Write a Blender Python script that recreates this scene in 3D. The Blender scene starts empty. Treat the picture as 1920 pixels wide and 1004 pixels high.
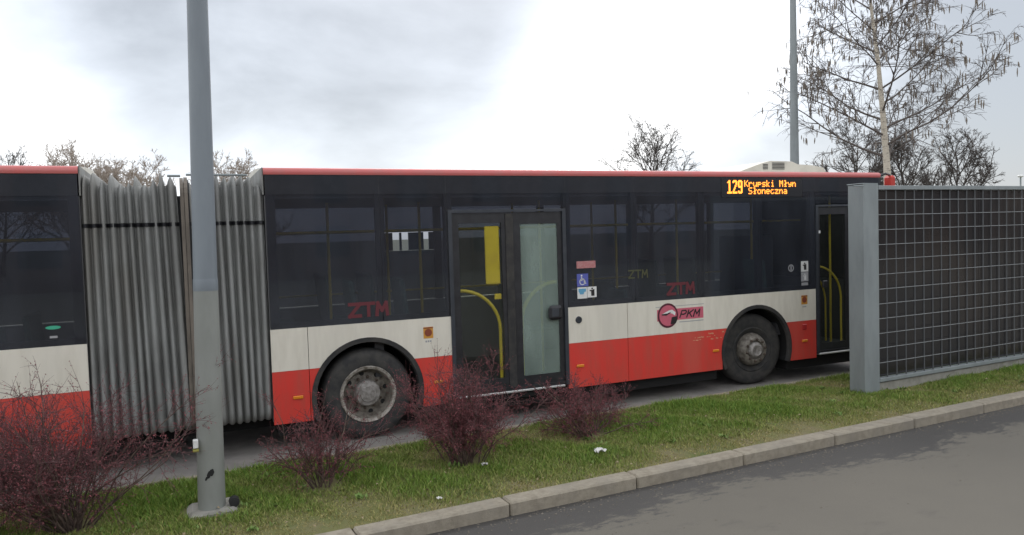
import bpy, math, random
import numpy as np
from mathutils import Vector, Matrix

R = math.radians
rng = np.random.default_rng(7)
random.seed(7)
SC = bpy.context.scene
COL = SC.collection

# ------------------------------------------------------------------ camera
YAW, PITCH, ROLL, HC, FPX = .415, .044, -.03, 2.13, 1400.
fw = Vector((math.sin(YAW) * math.cos(PITCH), math.cos(YAW) * math.cos(PITCH), -math.sin(PITCH)))
r0 = Vector((math.cos(YAW), -math.sin(YAW), 0)); u0 = r0.cross(fw)
cr, sr = math.cos(ROLL), math.sin(ROLL)
r2 = cr * r0 + sr * u0; u2 = -sr * r0 + cr * u0
cam = bpy.data.cameras.new('camera'); cam_o = bpy.data.objects.new('camera', cam); COL.objects.link(cam_o)
m = Matrix.Identity(4)
for i in range(3):
    m[i][0] = r2[i]; m[i][1] = u2[i]; m[i][2] = -fw[i]
m[2][3] = HC
cam_o.matrix_world = m
cam.sensor_width = 36; cam.lens = FPX / 1920 * 36; cam.clip_start = .05; cam.clip_end = 4000
SC.camera = cam_o

# ------------------------------------------------------------------ sky and sun
SUN_EL, SUN_AZ = R(38), R(28)          # azimuth from +Y towards +X
sun_dir = Vector((math.sin(SUN_AZ) * math.cos(SUN_EL), math.cos(SUN_AZ) * math.cos(SUN_EL), math.sin(SUN_EL)))
sl = bpy.data.lights.new('sun', 'SUN'); so = bpy.data.objects.new('sun', sl); COL.objects.link(so)
sl.energy = .6; sl.angle = R(25); sl.color = (1, .96, .9)
so.rotation_euler = sun_dir.to_track_quat('Z', 'Y').to_euler(); so.location = (0, 0, 30)

W = bpy.data.worlds.new('World'); SC.world = W; W.use_nodes = True
nt = W.node_tree; nt.nodes.clear()
def wn(t, **k):
    n = nt.nodes.new(t)
    for a, b in k.items(): setattr(n, a, b)
    return n
def wmath(op, a, b=None, c=None):
    n = wn('ShaderNodeMath', operation=op)
    for i, v in enumerate((a, b, c)):
        if v is None: continue
        if isinstance(v, (int, float)): n.inputs[i].default_value = v
        else: nt.links.new(v, n.inputs[i])
    return n.outputs[0]
tc = wn('ShaderNodeTexCoord'); DIR = tc.outputs['Generated']
def cloud_noise(scale, off, detail=7, rough=.55, dist=.4):
    mp = wn('ShaderNodeMapping'); mp.inputs['Location'].default_value = off; mp.inputs['Scale'].default_value = (1, 1, 2.3)
    nt.links.new(DIR, mp.inputs[0])
    n = wn('ShaderNodeTexNoise'); n.inputs['Scale'].default_value = scale; n.inputs['Detail'].default_value = detail
    n.inputs['Roughness'].default_value = rough; n.inputs['Distortion'].default_value = dist
    nt.links.new(mp.outputs[0], n.inputs['Vector']); return n.outputs['Fac']
n1 = cloud_noise(2.6, (3.1, 1.7, .3)); n2 = cloud_noise(7., (.4, 5.2, 2.2), 5, .5, .2)
# broad cloud masses: direction, inner and outer radius, weight
acc = wmath('MULTIPLY_ADD', n1, 1.2, -.36)
acc = wmath('ADD', acc, wmath('MULTIPLY_ADD', n2, .34, -.17))
for (dx, dy, dz), ra, rb, wgt in (((.22, .92, .32), .0, .38, .50), ((-.05, .95, .29), .0, .24, .60), ((.42, .85, .31), .0, .17, .34),
                                  ((.86, .49, .13), .06, .46, .84), ((.93, .33, .12), .05, .30, .12), ((.60, .795, .07), .0, .15, .22),
                                  ((.26, .955, .13), .0, .28, .22), ((.54, .81, .225), .0, .22, -.85), ((.50, .855, .14), .0, .13, -.35),
                                  ((-.12, .98, .15), .0, .11, -.42), ((.70, .66, .27), .0, .18, -.3)):
    v = wn('ShaderNodeVectorMath', operation='DISTANCE'); nt.links.new(DIR, v.inputs[0])
    L = math.sqrt(dx * dx + dy * dy + dz * dz); v.inputs[1].default_value = (dx / L, dy / L, dz / L)
    mr = wn('ShaderNodeMapRange', interpolation_type='SMOOTHSTEP'); nt.links.new(v.outputs['Value'], mr.inputs[0])
    mr.inputs[1].default_value = ra; mr.inputs[2].default_value = rb; mr.inputs[3].default_value = wgt; mr.inputs[4].default_value = 0
    acc = wmath('ADD', acc, mr.outputs[0])
cr_ = wn('ShaderNodeValToRGB'); nt.links.new(acc, cr_.inputs[0])
e = cr_.color_ramp.elements
e[0].position = .02; e[0].color = (1.12, 1.125, 1.14, 1); e[1].position = .95; e[1].color = (.36, .385, .42, 1)
x = e.new(.45); x.color = (.66, .70, .76, 1)
bgc = wn('ShaderNodeBackground'); nt.links.new(cr_.outputs[0], bgc.inputs[0]); bgc.inputs[1].default_value = 1.0
sky = wn('ShaderNodeTexSky'); sky.sky_type = 'NISHITA'; sky.sun_disc = False
sky.sun_elevation = SUN_EL; sky.sun_rotation = SUN_AZ
bgs = wn('ShaderNodeBackground'); nt.links.new(sky.outputs[0], bgs.inputs[0]); bgs.inputs[1].default_value = .1
mx = wn('ShaderNodeMixShader'); mx.inputs[0].default_value = .9
nt.links.new(bgs.outputs[0], mx.inputs[1]); nt.links.new(bgc.outputs[0], mx.inputs[2])
wo = wn('ShaderNodeOutputWorld'); nt.links.new(mx.outputs[0], wo.inputs[0])

vs = SC.view_settings; vs.view_transform = 'Standard'; vs.look = 'None'; vs.gamma = 1; vs.exposure = .62; vs.use_curve_mapping = False
SC.cycles.max_bounces = 8; SC.cycles.transparent_max_bounces = 24

# ------------------------------------------------------------------ materials
MATS = {}
def mat(name, col, rough=.6, col2=None, nscale=8., amt=1., lo=.35, hi=.7, detail=6, bump=0., bscale=60., metal=0., spec=.5,
        stretch=(1, 1, 1), col3=None, n3=1.2, coat=0.):
    """principled surface; col2 mottles col by noise, col3 adds large soft patches of wear"""
    if name in MATS: return MATS[name]
    M = bpy.data.materials.new(name); M.use_nodes = True; t = M.node_tree; b = t.nodes['Principled BSDF']
    b.inputs['Roughness'].default_value = rough; b.inputs['Metallic'].default_value = metal
    b.inputs['Specular IOR Level'].default_value = spec; b.inputs['Coat Weight'].default_value = coat; b.inputs['Coat Roughness'].default_value = .15
    b.inputs['Base Color'].default_value = (*col, 1)
    g = t.nodes.new('ShaderNodeNewGeometry'); mp = t.nodes.new('ShaderNodeMapping'); mp.inputs['Scale'].default_value = stretch
    t.links.new(g.outputs['Position'], mp.inputs[0])
    def noise(s, d):
        n = t.nodes.new('ShaderNodeTexNoise'); n.inputs['Scale'].default_value = s; n.inputs['Detail'].default_value = d
        n.inputs['Roughness'].default_value = .62; t.links.new(mp.outputs[0], n.inputs['Vector']); return n.outputs['Fac']
    def mix(fac_src, lo, hi, a, bcol, amt):
        mr = t.nodes.new('ShaderNodeMapRange'); mr.interpolation_type = 'SMOOTHSTEP'
        t.links.new(fac_src, mr.inputs[0]); mr.inputs[1].default_value = lo; mr.inputs[2].default_value = hi; mr.inputs[4].default_value = amt
        mm = t.nodes.new('ShaderNodeMix'); mm.data_type = 'RGBA'; t.links.new(mr.outputs[0], mm.inputs[0])
        if isinstance(a, tuple): mm.inputs[6].default_value = (*a, 1)
        else: t.links.new(a, mm.inputs[6])
        mm.inputs[7].default_value = (*bcol, 1); return mm.outputs[2]
    cur = col
    if col2: cur = mix(noise(nscale, detail), lo, hi, cur, col2, amt)
    if col3: cur = mix(noise(n3, 4), .45, .72, cur, col3, .8)
    if not isinstance(cur, tuple): t.links.new(cur, b.inputs['Base Color'])
    if bump:
        bp = t.nodes.new('ShaderNodeBump'); bp.inputs['Strength'].default_value = bump; bp.inputs['Distance'].default_value = .01
        t.links.new(noise(bscale, 5), bp.inputs['Height']); t.links.new(bp.outputs[0], b.inputs['Normal'])
    MATS[name] = M; return M

def glass(name, tint, rough=.02, refl=.05, haze=0., hazecol=(.3, .35, .33)):
    M = bpy.data.materials.new(name); M.use_nodes = True; t = M.node_tree; t.nodes.clear()
    o = t.nodes.new('ShaderNodeOutputMaterial'); tr = t.nodes.new('ShaderNodeBsdfTransparent'); gl = t.nodes.new('ShaderNodeBsdfGlossy')
    tr.inputs[0].default_value = (*tint, 1); gl.inputs['Roughness'].default_value = rough
    lw = t.nodes.new('ShaderNodeLayerWeight'); lw.inputs[0].default_value = .5
    p = t.nodes.new('ShaderNodeMath'); p.operation = 'POWER'; t.links.new(lw.outputs['Facing'], p.inputs[0]); p.inputs[1].default_value = 5
    q = t.nodes.new('ShaderNodeMath'); q.operation = 'MULTIPLY_ADD'; t.links.new(p.outputs[0], q.inputs[0]); q.inputs[1].default_value = .8; q.inputs[2].default_value = refl
    base = tr.outputs[0]
    df = t.nodes.new('ShaderNodeBsdfDiffuse'); df.inputs[0].default_value = (*hazecol, 1)
    m0 = t.nodes.new('ShaderNodeMixShader')
    g = t.nodes.new('ShaderNodeNewGeometry'); n = t.nodes.new('ShaderNodeTexNoise'); n.inputs['Scale'].default_value = 1.7; n.inputs['Detail'].default_value = 6
    mp = t.nodes.new('ShaderNodeMapping'); mp.inputs['Scale'].default_value = (2.2, 1, .5)
    t.links.new(g.outputs['Position'], mp.inputs[0]); t.links.new(mp.outputs[0], n.inputs['Vector'])
    mr = t.nodes.new('ShaderNodeMapRange'); t.links.new(n.outputs['Fac'], mr.inputs[0]); mr.inputs[1].default_value = .3; mr.inputs[2].default_value = .75
    mr.inputs[3].default_value = haze * .55; mr.inputs[4].default_value = haze * 1.3
    t.links.new(mr.outputs[0], m0.inputs[0]); t.links.new(base, m0.inputs[1]); t.links.new(df.outputs[0], m0.inputs[2])
    m1 = t.nodes.new('ShaderNodeMixShader'); t.links.new(q.outputs[0], m1.inputs[0]); t.links.new(m0.outputs[0], m1.inputs[1]); t.links.new(gl.outputs[0], m1.inputs[2])
    t.links.new(m1.outputs[0], o.inputs[0]); MATS[name] = M; return M

def emit(name, col, s):
    M = bpy.data.materials.new(name); M.use_nodes = True; b = M.node_tree.nodes['Principled BSDF']
    b.inputs['Base Color'].default_value = (*col, 1); b.inputs['Emission Color'].default_value = (*col, 1); b.inputs['Emission Strength'].default_value = s
    MATS[name] = M; return M

mat('bus_cream', (.78, .735, .635), .42, (.68, .635, .54), 5., .8, stretch=(2.2, 1, .4), col3=(.66, .625, .545), n3=.9, spec=.4)
mat('bus_red', (.70, .052, .040), .4, (.56, .075, .055), 5., .8, stretch=(2.2, 1, .45), col3=(.60, .10, .075), n3=.8, spec=.45)
mat('roof_red_sheen', (.62, .15, .145), .3, (.56, .17, .16), 5., spec=.5)  # pinker than the side red: sky gloss put into the colour
mat('roof_cream', (.66, .63, .55), .55, (.55, .52, .45), 4.)
mat('black_trim', (.018, .018, .021), .4, (.03, .03, .034), 12.)
mat('black_panel', (.014, .015, .019), .25, spec=.5)
mat('dark_frame', (.035, .04, .05), .4, (.05, .055, .065), 9.)
mat('rubber', (.024, .024, .025), .8, (.055, .05, .045), 7., bump=.15)
mat('tyre_rubber', (.03, .03, .031), .75, (.07, .065, .058), 9., .8, bump=.2)
mat('rim_steel', (.27, .245, .21), .55, (.10, .085, .07), 14., metal=.25, bump=.2)
mat('rim_bright', (.50, .465, .42), .5, (.18, .15, .12), 20., metal=.4)
mat('hub_steel', (.34, .32, .30), .55, (.17, .15, .135), 22., metal=.3)
mat('rusty_nut', (.13, .10, .08), .6, (.06, .045, .035), 40., metal=.4)
mat('bellows_fabric', (.29, .295, .285), .8, (.18, .18, .172), 3.5, .9, stretch=(1.5, 1.5, .35), bump=.25, bscale=25, col3=(.19, .18, .16), n3=1.1)
mat('bellows_frame', (.19, .16, .13), .6, (.10, .085, .07), 8., stretch=(1, 1, .3))
mat('underbody', (.012, .012, .012), .9)
mat('bus_floor', (.07, .07, .075), .7, (.05, .05, .055), 20.)
mat('interior_wall', (.17, .17, .175), .6)
mat('interior_ceiling', (.10, .10, .11), .6)
mat('seat_fabric', (.045, .09, .085), .9, (.10, .16, .13), 40.)
mat('seat_shell', (.07, .07, .075), .5)
mat('rail_yellow', (.62, .44, .025), .4, spec=.5)
mat('panel_yellow', (.72, .50, .02), .5, (.62, .42, .02), 6.)
mat('metal_strip', (.75, .75, .74), .35, metal=.6)
mat('marker_amber', (.75, .24, .02), .3)
mat('marker_red', (.45, .03, .03), .3)
mat('decal_red', (.13, .022, .03), .5); mat('decal_pink', (.62, .13, .19), .45, (.55, .12, .17), 20.)
mat('decal_white', (.78, .78, .76), .45, (.68, .68, .66), 30.); mat('decal_blue', (.10, .12, .42), .45); mat('decal_lightblue', (.12, .36, .55), .45)
mat('decal_black', (.02, .017, .018), .45); mat('decal_maroon', (.10, .015, .03), .45); mat('decal_orange', (.62, .30, .05), .45); mat('decal_brown', (.25, .06, .03), .45)
mat('decal_grey', (.36, .36, .37), .5); mat('decal_green', (.06, .42, .26), .45); mat('decal_rose', (.46, .15, .16), .5, (.5, .3, .28), 60.); mat('decal_dullyellow', (.30, .28, .06), .5)
mat('ztm_dull', (.07, .072, .03), .6)
mat('paint_residue', (.68, .36, .22), .5, (.60, .16, .10), 30.)
mat('galvanised', (.27, .30, .305), .55, (.22, .245, .25), 5., metal=.15, stretch=(1, 1, .3), bump=.05)
mat('pole_bluish', (.22, .25, .275), .5, (.185, .21, .235), 4., stretch=(1, 1, .25), spec=.5, bump=.05, bscale=90)  # upper shaft: its bluish reflection is put into the colour
mat('pole_flat_grey', (.27, .28, .26), .6, (.235, .245, .225), 5., stretch=(1, 1, .4), bump=.08, bscale=90)
mat('fence_panel', (.020, .020, .023), .16, (.040, .033, .030), .9, spec=.6)
mat('fence_rod', (.36, .38, .39), .5, metal=.3); mat('fence_bar', (.085, .09, .095), .6, metal=.2)
mat('concrete', (.34, .325, .29), .9, (.24, .23, .20), 9., bump=.4, bscale=70, col3=(.28, .27, .235))
mat('kerb_concrete', (.335, .295, .23), .9, (.235, .203, .155), 14., .9, bump=.5, bscale=90, col3=(.25, .225, .185), n3=2.)
mat('lane_asphalt', (.20, .185, .17), .9, (.26, .24, .22), 5., bump=.5, bscale=140, col3=(.13, .12, .115), n3=.8)
mat('soil', (.14, .145, .045), .95, (.19, .16, .085), 3., bump=.6, bscale=40, col3=(.08, .12, .03), n3=1.3)
mat('ground_far', (.12, .125, .08), .95, (.17, .165, .12), .2)
mat('birch_bark', (.60, .54, .44), .8, (.20, .17, .14), 9., lo=.5, hi=.72, stretch=(1, 1, 3.5), bump=.3, bscale=30)
mat('birch_twig', (.12, .10, .09), .85); mat('catkin', (.20, .17, .14), .85, (.28, .24, .20), 30.)
mat('bark_dark', (.075, .063, .056), .9, (.11, .095, .085), 6.)
mat('bark_brown_overlit', (.36, .30, .25), .9, (.45, .39, .34), 6.)  # pale because overexposure against the sky is put into the bark colour
mat('barberry_stem', (.075, .05, .042), .9, (.18, .13, .10), 14.)
mat('barberry_twig', (.135, .06, .062), .85, (.085, .045, .045), 10.)
mat('barberry_leaf', (.27, .075, .085), .8, (.17, .055, .062), 5.)
mat('paper', (.74, .73, .70), .8, (.6, .58, .54), 25.)
mat('soot', (.02, .02, .02), .9)
glass('tinted_glass', (.66, .68, .71), .02, .04, haze=.075, hazecol=(.27, .295, .36))
glass('dark_tinted_glass', (.21, .22, .25), .05, .03, haze=.03)
glass('door_glass', (.92, .95, .92), .03, .035, haze=.03, hazecol=(.25, .27, .25))
glass('milky_glass', (.74, .82, .78), .08, .035, haze=.27, hazecol=(.55, .66, .60))
emit('led_amber', (1., .27, .03), 1.9)

# road asphalt with a damp ragged band along the kerb
def road_material():
    M = bpy.data.materials.new('road_asphalt'); M.use_nodes = True; t = M.node_tree; b = t.nodes['Principled BSDF']; L = t.links
    N = lambda k: t.nodes.new(k)
    g = N('ShaderNodeNewGeometry'); sp = N('ShaderNodeSeparateXYZ'); L.new(g.outputs['Position'], sp.inputs[0])
    def M_(op, a, b_=None, c=None):
        n = N('ShaderNodeMath'); n.operation = op
        for i, v in enumerate((a, b_, c)):
            if v is None: continue
            if isinstance(v, (int, float)): n.inputs[i].default_value = v
            else: L.new(v, n.inputs[i])
        return n.outputs[0]
    def noise(s, d, st=(1, 1, 1), r=.6):
        mp = N('ShaderNodeMapping'); mp.inputs['Scale'].default_value = st; L.new(g.outputs['Position'], mp.inputs[0])
        n = N('ShaderNodeTexNoise'); n.inputs['Scale'].default_value = s; n.inputs['Detail'].default_value = d; n.inputs['Roughness'].default_value = r
        L.new(mp.outputs[0], n.inputs['Vector']); return n.outputs['Fac']
    dist = M_('SUBTRACT', M_('MULTIPLY_ADD', sp.outputs[0], .047, 5.02), sp.outputs[1])      # metres from the kerb face
    wid = M_('MULTIPLY_ADD', noise(.55, 2, (1, .2, 1)), 1.6, -.30)
    rag = M_('MULTIPLY_ADD', noise(9., 10, (.6, 1.6, 1), .78), 1.5, -.75)
    d2 = M_('SUBTRACT', M_('ADD', wid, rag), dist)
    mr = N('ShaderNodeMapRange'); mr.interpolation_type = 'SMOOTHSTEP'; L.new(d2, mr.inputs[0]); mr.inputs[1].default_value = -.04; mr.inputs[2].default_value = .10
    wet = mr.outputs[0]
    def mix(f, a, c):
        mm = N('ShaderNodeMix'); mm.data_type = 'RGBA'
        if isinstance(f, (int, float)): mm.inputs[0].default_value = f
        else: L.new(f, mm.inputs[0])
        for i, v in ((6, a), (7, c)):
            if isinstance(v, tuple): mm.inputs[i].default_value = (*v, 1)
            else: L.new(v, mm.inputs[i])
        return mm.outputs[2]
    dry = mix(noise(110, 4, (.7, 1, 1), .75), (.098, .089, .073), (.205, .186, .152))
    dry = mix(M_('MULTIPLY', noise(1.3, 5), .8), dry, (.122, .112, .094))
    wetc = mix(noise(120, 3), (.035, .033, .032), (.062, .057, .054))
    blot = N('ShaderNodeMapRange'); blot.interpolation_type = 'SMOOTHSTEP'; L.new(noise(2.6, 8, (.6, 1.3, 1), .7), blot.inputs[0]); blot.inputs[1].default_value = .56; blot.inputs[2].default_value = .72; blot.inputs[4].default_value = .38
    dry = mix(blot.outputs[0], dry, (.075, .07, .063))
    L.new(mix(M_('MULTIPLY', wet, .92), dry, wetc), b.inputs['Base Color'])
    L.new(M_('MULTIPLY_ADD', wet, -.25, .9), b.inputs['Roughness'])
    bp = N('ShaderNodeBump'); bp.inputs['Strength'].default_value = .5; bp.inputs['Distance'].default_value = .006
    L.new(noise(160, 4), bp.inputs['Height']); L.new(bp.outputs[0], b.inputs['Normal'])
    MATS['road_asphalt'] = M
road_material()

def grass_material():
    M = bpy.data.materials.new('grass_blade'); M.use_nodes = True; t = M.node_tree; b = t.nodes['Principled BSDF']
    a = t.nodes.new('ShaderNodeAttribute'); a.attribute_name = 'tint'
    t.links.new(a.outputs['Color'], b.inputs['Base Color']); b.inputs['Roughness'].default_value = .7; b.inputs['Specular IOR Level'].default_value = .25
    MATS['grass_blade'] = M
grass_material()

# ------------------------------------------------------------------ builders
WLOC = {}
def link(name, data, parent=None, loc=(0, 0, 0)):
    """loc is a world position; only translations are used on parents"""
    o = bpy.data.objects.new(name, data); COL.objects.link(o); o.location = loc
    if parent is not None:
        o.parent = parent; o.matrix_parent_inverse = Matrix.Translation(-Vector(WLOC[parent.name]))
        # location stays in world terms because the inverse cancels the parent
    WLOC[o.name] = tuple(loc); return o
def tag(o, label=None, cat=None, group=None, kind=None):
    if label: o['label'] = label
    if cat: o['category'] = cat
    if group: o['group'] = group
    if kind: o['kind'] = kind
    return o
def thing(name, loc, label, cat, group=None):
    return tag(link(name, None, None, loc), label, cat, group)

class MB:
    def __init__(s): s.v = []; s.f = []
    def add(s, v, f):
        b = len(s.v); s.v += [tuple(p) for p in v]; s.f += [tuple(i + b for i in q) for q in f]; return s
    def box(s, x0, x1, y0, y1, z0, z1):
        return s.add([(x0, y0, z0), (x1, y0, z0), (x1, y1, z0), (x0, y1, z0), (x0, y0, z1), (x1, y0, z1), (x1, y1, z1), (x0, y1, z1)],
                     [(0, 3, 2, 1), (4, 5, 6, 7), (0, 1, 5, 4), (1, 2, 6, 5), (2, 3, 7, 6), (3, 0, 4, 7)])
    def bbox(s, x0, x1, y0, y1, z0, z1, c=.01):
        """box with chamfered edges"""
        X, Y, Z = (x0, x1), (y0, y1), (z0, z1); V = []; idx = {}
        for i in (0, 1):
            for j in (0, 1):
                for k in (0, 1):
                    p = (X[i], Y[j], Z[k]); sg = (1 if i == 0 else -1, 1 if j == 0 else -1, 1 if k == 0 else -1)
                    for a in range(3):   # vertex lying on face normal a
                        q = list(p)
                        for bb in range(3):
                            if bb != a: q[bb] += sg[bb] * c
                        idx[(i, j, k, a)] = len(V); V.append(tuple(q))
        F = []
        g = lambda i, j, k, a: idx[(i, j, k, a)]
        for i in (0, 1):
            F.append([g(i, 0, 0, 0), g(i, 1, 0, 0), g(i, 1, 1, 0), g(i, 0, 1, 0)])
            F.append([g(0, i, 0, 1), g(1, i, 0, 1), g(1, i, 1, 1), g(0, i, 1, 1)])
            F.append([g(0, 0, i, 2), g(1, 0, i, 2), g(1, 1, i, 2), g(0, 1, i, 2)])
            for j in (0, 1):
                F.append([g(i, j, 0, 0), g(i, j, 1, 0), g(i, j, 1, 1), g(i, j, 0, 1)])
                F.append([g(i, 0, j, 0), g(i, 1, j, 0), g(i, 1, j, 2), g(i, 0, j, 2)])
                F.append([g(0, i, j, 1), g(1, i, j, 1), g(1, i, j, 2), g(0, i, j, 2)])
                for k in (0, 1): F.append([g(i, j, k, 0), g(i, j, k, 1), g(i, j, k, 2)])
        return s.add(V, F)
    def prism(s, outline, y0, y1):
        """outline in (x, z), counter-clockwise seen from -Y; extruded along Y"""
        n = len(outline); V = [(a, y0, b) for a, b in outline] + [(a, y1, b) for a, b in outline]
        F = [tuple(range(n)), tuple(range(2 * n - 1, n - 1, -1))] + [(i, n + i, n + (i + 1) % n, (i + 1) % n) for i in range(n)]
        return s.add(V, F)
    def tube(s, pts, rad, n=8, cap=True):
        pts = [Vector(p) for p in pts]; k = len(pts)
        if not hasattr(rad, '__len__'): rad = [rad] * k
        V = []; up = None
        for i in range(k):
            d = (pts[min(i + 1, k - 1)] - pts[max(i - 1, 0)]).normalized()
            if up is None: up = d.orthogonal().normalized()
            else: up = (up - d * up.dot(d)).normalized()
            w = d.cross(up)
            for j in range(n):
                a = 2 * math.pi * j / n; V.append(pts[i] + (up * math.cos(a) + w * math.sin(a)) * rad[i])
        F = [(i * n + j, i * n + (j + 1) % n, (i + 1) * n + (j + 1) % n, (i + 1) * n + j) for i in range(k - 1) for j in range(n)]
        if cap: F += [tuple(range(n - 1, -1, -1)), tuple(range((k - 1) * n, k * n))]
        return s.add(V, F)
    def lathe(s, prof, n=48, close=False, cap0=True):
        """profile of (y, r) revolved about the Y axis through the origin"""
        k = len(prof); V = [(r * math.cos(2 * math.pi * j / n), y, r * math.sin(2 * math.pi * j / n)) for y, r in prof for j in range(n)]
        F = []
        for i in range(k if close else k - 1):
            for j in range(n):
                a, b = i * n, ((i + 1) % k) * n
                F.append((a + j, b + j, b + (j + 1) % n, a + (j + 1) % n))
        if not close:
            if cap0 and prof[0][1] > 1e-6: F.append(tuple(range(n)))
            if prof[-1][1] > 1e-6: F.append(tuple((k - 1) * n + j for j in range(n - 1, -1, -1)))
        return s.add(V, F)
    def mesh(s, name, m, smooth=False):
        me = bpy.data.meshes.new(name); me.from_pydata(s.v, [], s.f); me.materials.append(MATS[m])
        if smooth:
            me.polygons.foreach_set('use_smooth', [True] * len(me.polygons))
            me.set_sharp_from_angle(angle=R(40))
        me.update(); return me
    def build(s, name, m, parent=None, loc=(0, 0, 0), smooth=False):
        return link(name, s.mesh(name, m, smooth), parent, loc)

def np_mesh(name, V, F, m, smooth=False):
    """V (n,3), F (m,k) numpy"""
    me = bpy.data.meshes.new(name); k = F.shape[1]
    me.vertices.add(len(V)); me.vertices.foreach_set('co', np.ascontiguousarray(V, dtype=np.float32).ravel())
    me.loops.add(F.size); me.loops.foreach_set('vertex_index', np.ascontiguousarray(F, dtype=np.int32).ravel())
    me.polygons.add(len(F)); me.polygons.foreach_set('loop_start', np.arange(0, F.size, k, dtype=np.int32))
    if smooth: me.polygons.foreach_set('use_smooth', np.ones(len(F), dtype=bool))
    me.update(calc_edges=True); me.materials.append(MATS[m]); return me

def frusta(P0, P1, R0, R1, n=4):
    """tapered prisms for many twigs at once"""
    P0, P1 = np.asarray(P0, float), np.asarray(P1, float); R0, R1 = np.asarray(R0, float), np.asarray(R1, float)
    D = P1 - P0; D /= np.maximum(np.linalg.norm(D, axis=1, keepdims=True), 1e-9)
    ref = np.where(np.abs(D[:, 2:3]) < .9, np.array([[0, 0, 1.]]), np.array([[1., 0, 0]]))
    U = np.cross(D, ref); U /= np.linalg.norm(U, axis=1, keepdims=True); Wv = np.cross(D, U)
    a = 2 * np.pi * np.arange(n) / n
    ring = U[:, None] * np.cos(a)[None, :, None] + Wv[:, None] * np.sin(a)[None, :, None]
    V = np.concatenate([P0[:, None] + ring * R0[:, None, None], P1[:, None] + ring * R1[:, None, None]], 1)
    N = len(P0); j = np.arange(n); q = np.stack([j, (j + 1) % n, (j + 1) % n + n, j + n], 1)
    F = (q[None] + (np.arange(N) * 2 * n)[:, None, None]).reshape(-1, 4)
    return V.reshape(-1, 3), F

def text_mesh(name, s, size, m, bold=0., shear=0., align='CENTER', extrude=.0008, width=None):
    """flat lettering standing in the XZ plane, facing -Y"""
    c = bpy.data.curves.new(name, 'FONT'); c.body = s; c.size = size; c.align_x = align; c.align_y = 'CENTER'
    c.offset = bold; c.shear = shear; c.extrude = extrude
    o = bpy.data.objects.new(name, c); COL.objects.link(o)
    dg = bpy.context.evaluated_depsgraph_get(); dg.update()
    me = bpy.data.meshes.new_from_object(o.evaluated_get(dg)); bpy.data.objects.remove(o); bpy.data.curves.remove(c)
    co = np.empty(len(me.vertices) * 3, dtype=np.float32); me.vertices.foreach_get('co', co); co = co.reshape(-1, 3)
    if width:
        co[:, 0] *= width / max(1e-6, co[:, 0].max() - co[:, 0].min())
    out = np.stack([co[:, 0], -co[:, 2], co[:, 1]], 1); me.vertices.foreach_set('co', out.ravel()); me.update()
    me.materials.clear(); me.materials.append(MATS[m]); return me

# ------------------------------------------------------------------ ground
KS = .047
near_kerb = lambda x: 5.02 + KS * x           # face of the kerb towards the road
back_kerb = lambda x: 7.12 + KS * x

def sheet(name, pts, z, m):
    return tag(MB().add([(a, b, z) for a, b in pts], [tuple(range(len(pts)))]).build(name, m), kind='structure')
sheet('ground', [(-900, -900), (900, -900), (900, 900), (-900, 900)], -.03, 'ground_far')
sheet('road', [(-60, -40), (80, -40), (80, near_kerb(80) + .02), (-60, near_kerb(-60) + .02)], 0, 'road_asphalt')
sheet('bus_lane', [(-60, back_kerb(-60) + .02), (80, back_kerb(80) + .02), (80, 24), (-60, 24)], .004, 'lane_asphalt')

# verge between the kerbs: gently uneven soil
nx, ny = 260, 26
gx = np.linspace(-14, 38, nx); gt = np.linspace(0, 1, ny)
GX, GT = np.meshgrid(gx, gt)
GY0 = near_kerb(GX) + .165; GY1 = back_kerb(GX) + .005
def verge_z(X, T): return .088 - .035 * T + .022 * np.sin(np.pi * T) + .008 * np.sin(X * 2.3 + 3 * T) * np.sin(T * 7 + X) * np.sin(np.pi * T)
V = np.stack([GX, GY0 + (GY1 - GY0) * GT, verge_z(GX, GT)], -1).reshape(-1, 3)
ii = (np.arange(ny - 1)[:, None] * nx + np.arange(nx - 1)[None]).ravel()
F = np.stack([ii, ii + 1, ii + nx + 1, ii + nx], 1)
tag(link('verge_ground', np_mesh('verge_ground', V, F, 'soil', True)), kind='structure')

# kerbs: each stone its own piece
def kerb_run(name, yf, w, h, step, x0, x1, jig, mname, c):
    root = tag(link(name, MB().box(x0, x1, 0, .01, -.02, -.012).mesh(name, mname), None, (0, yf((x0 + x1) / 2), 0)), kind='structure')
    me = MB().bbox(0, step - .008, 0, w, -.05, h, c).mesh('kerb_stone', mname)
    xx = x0
    while xx < x1:
        o = link('kerb_stone', me, root, (xx, yf(xx) + random.uniform(-jig, jig), random.uniform(-jig, jig)))
        o.rotation_euler = (0, random.uniform(-.002, .002), math.atan(KS) + random.uniform(-.002, .002)); xx += step
kerb_run('road_kerb', near_kerb, .17, .105, 1.17, -6.0, 18, .003, 'kerb_concrete', .014)
kerb_run('lane_kerb', back_kerb, .10, .062, 1.0, -6.0, 18, .003, 'kerb_concrete', .008)

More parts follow.
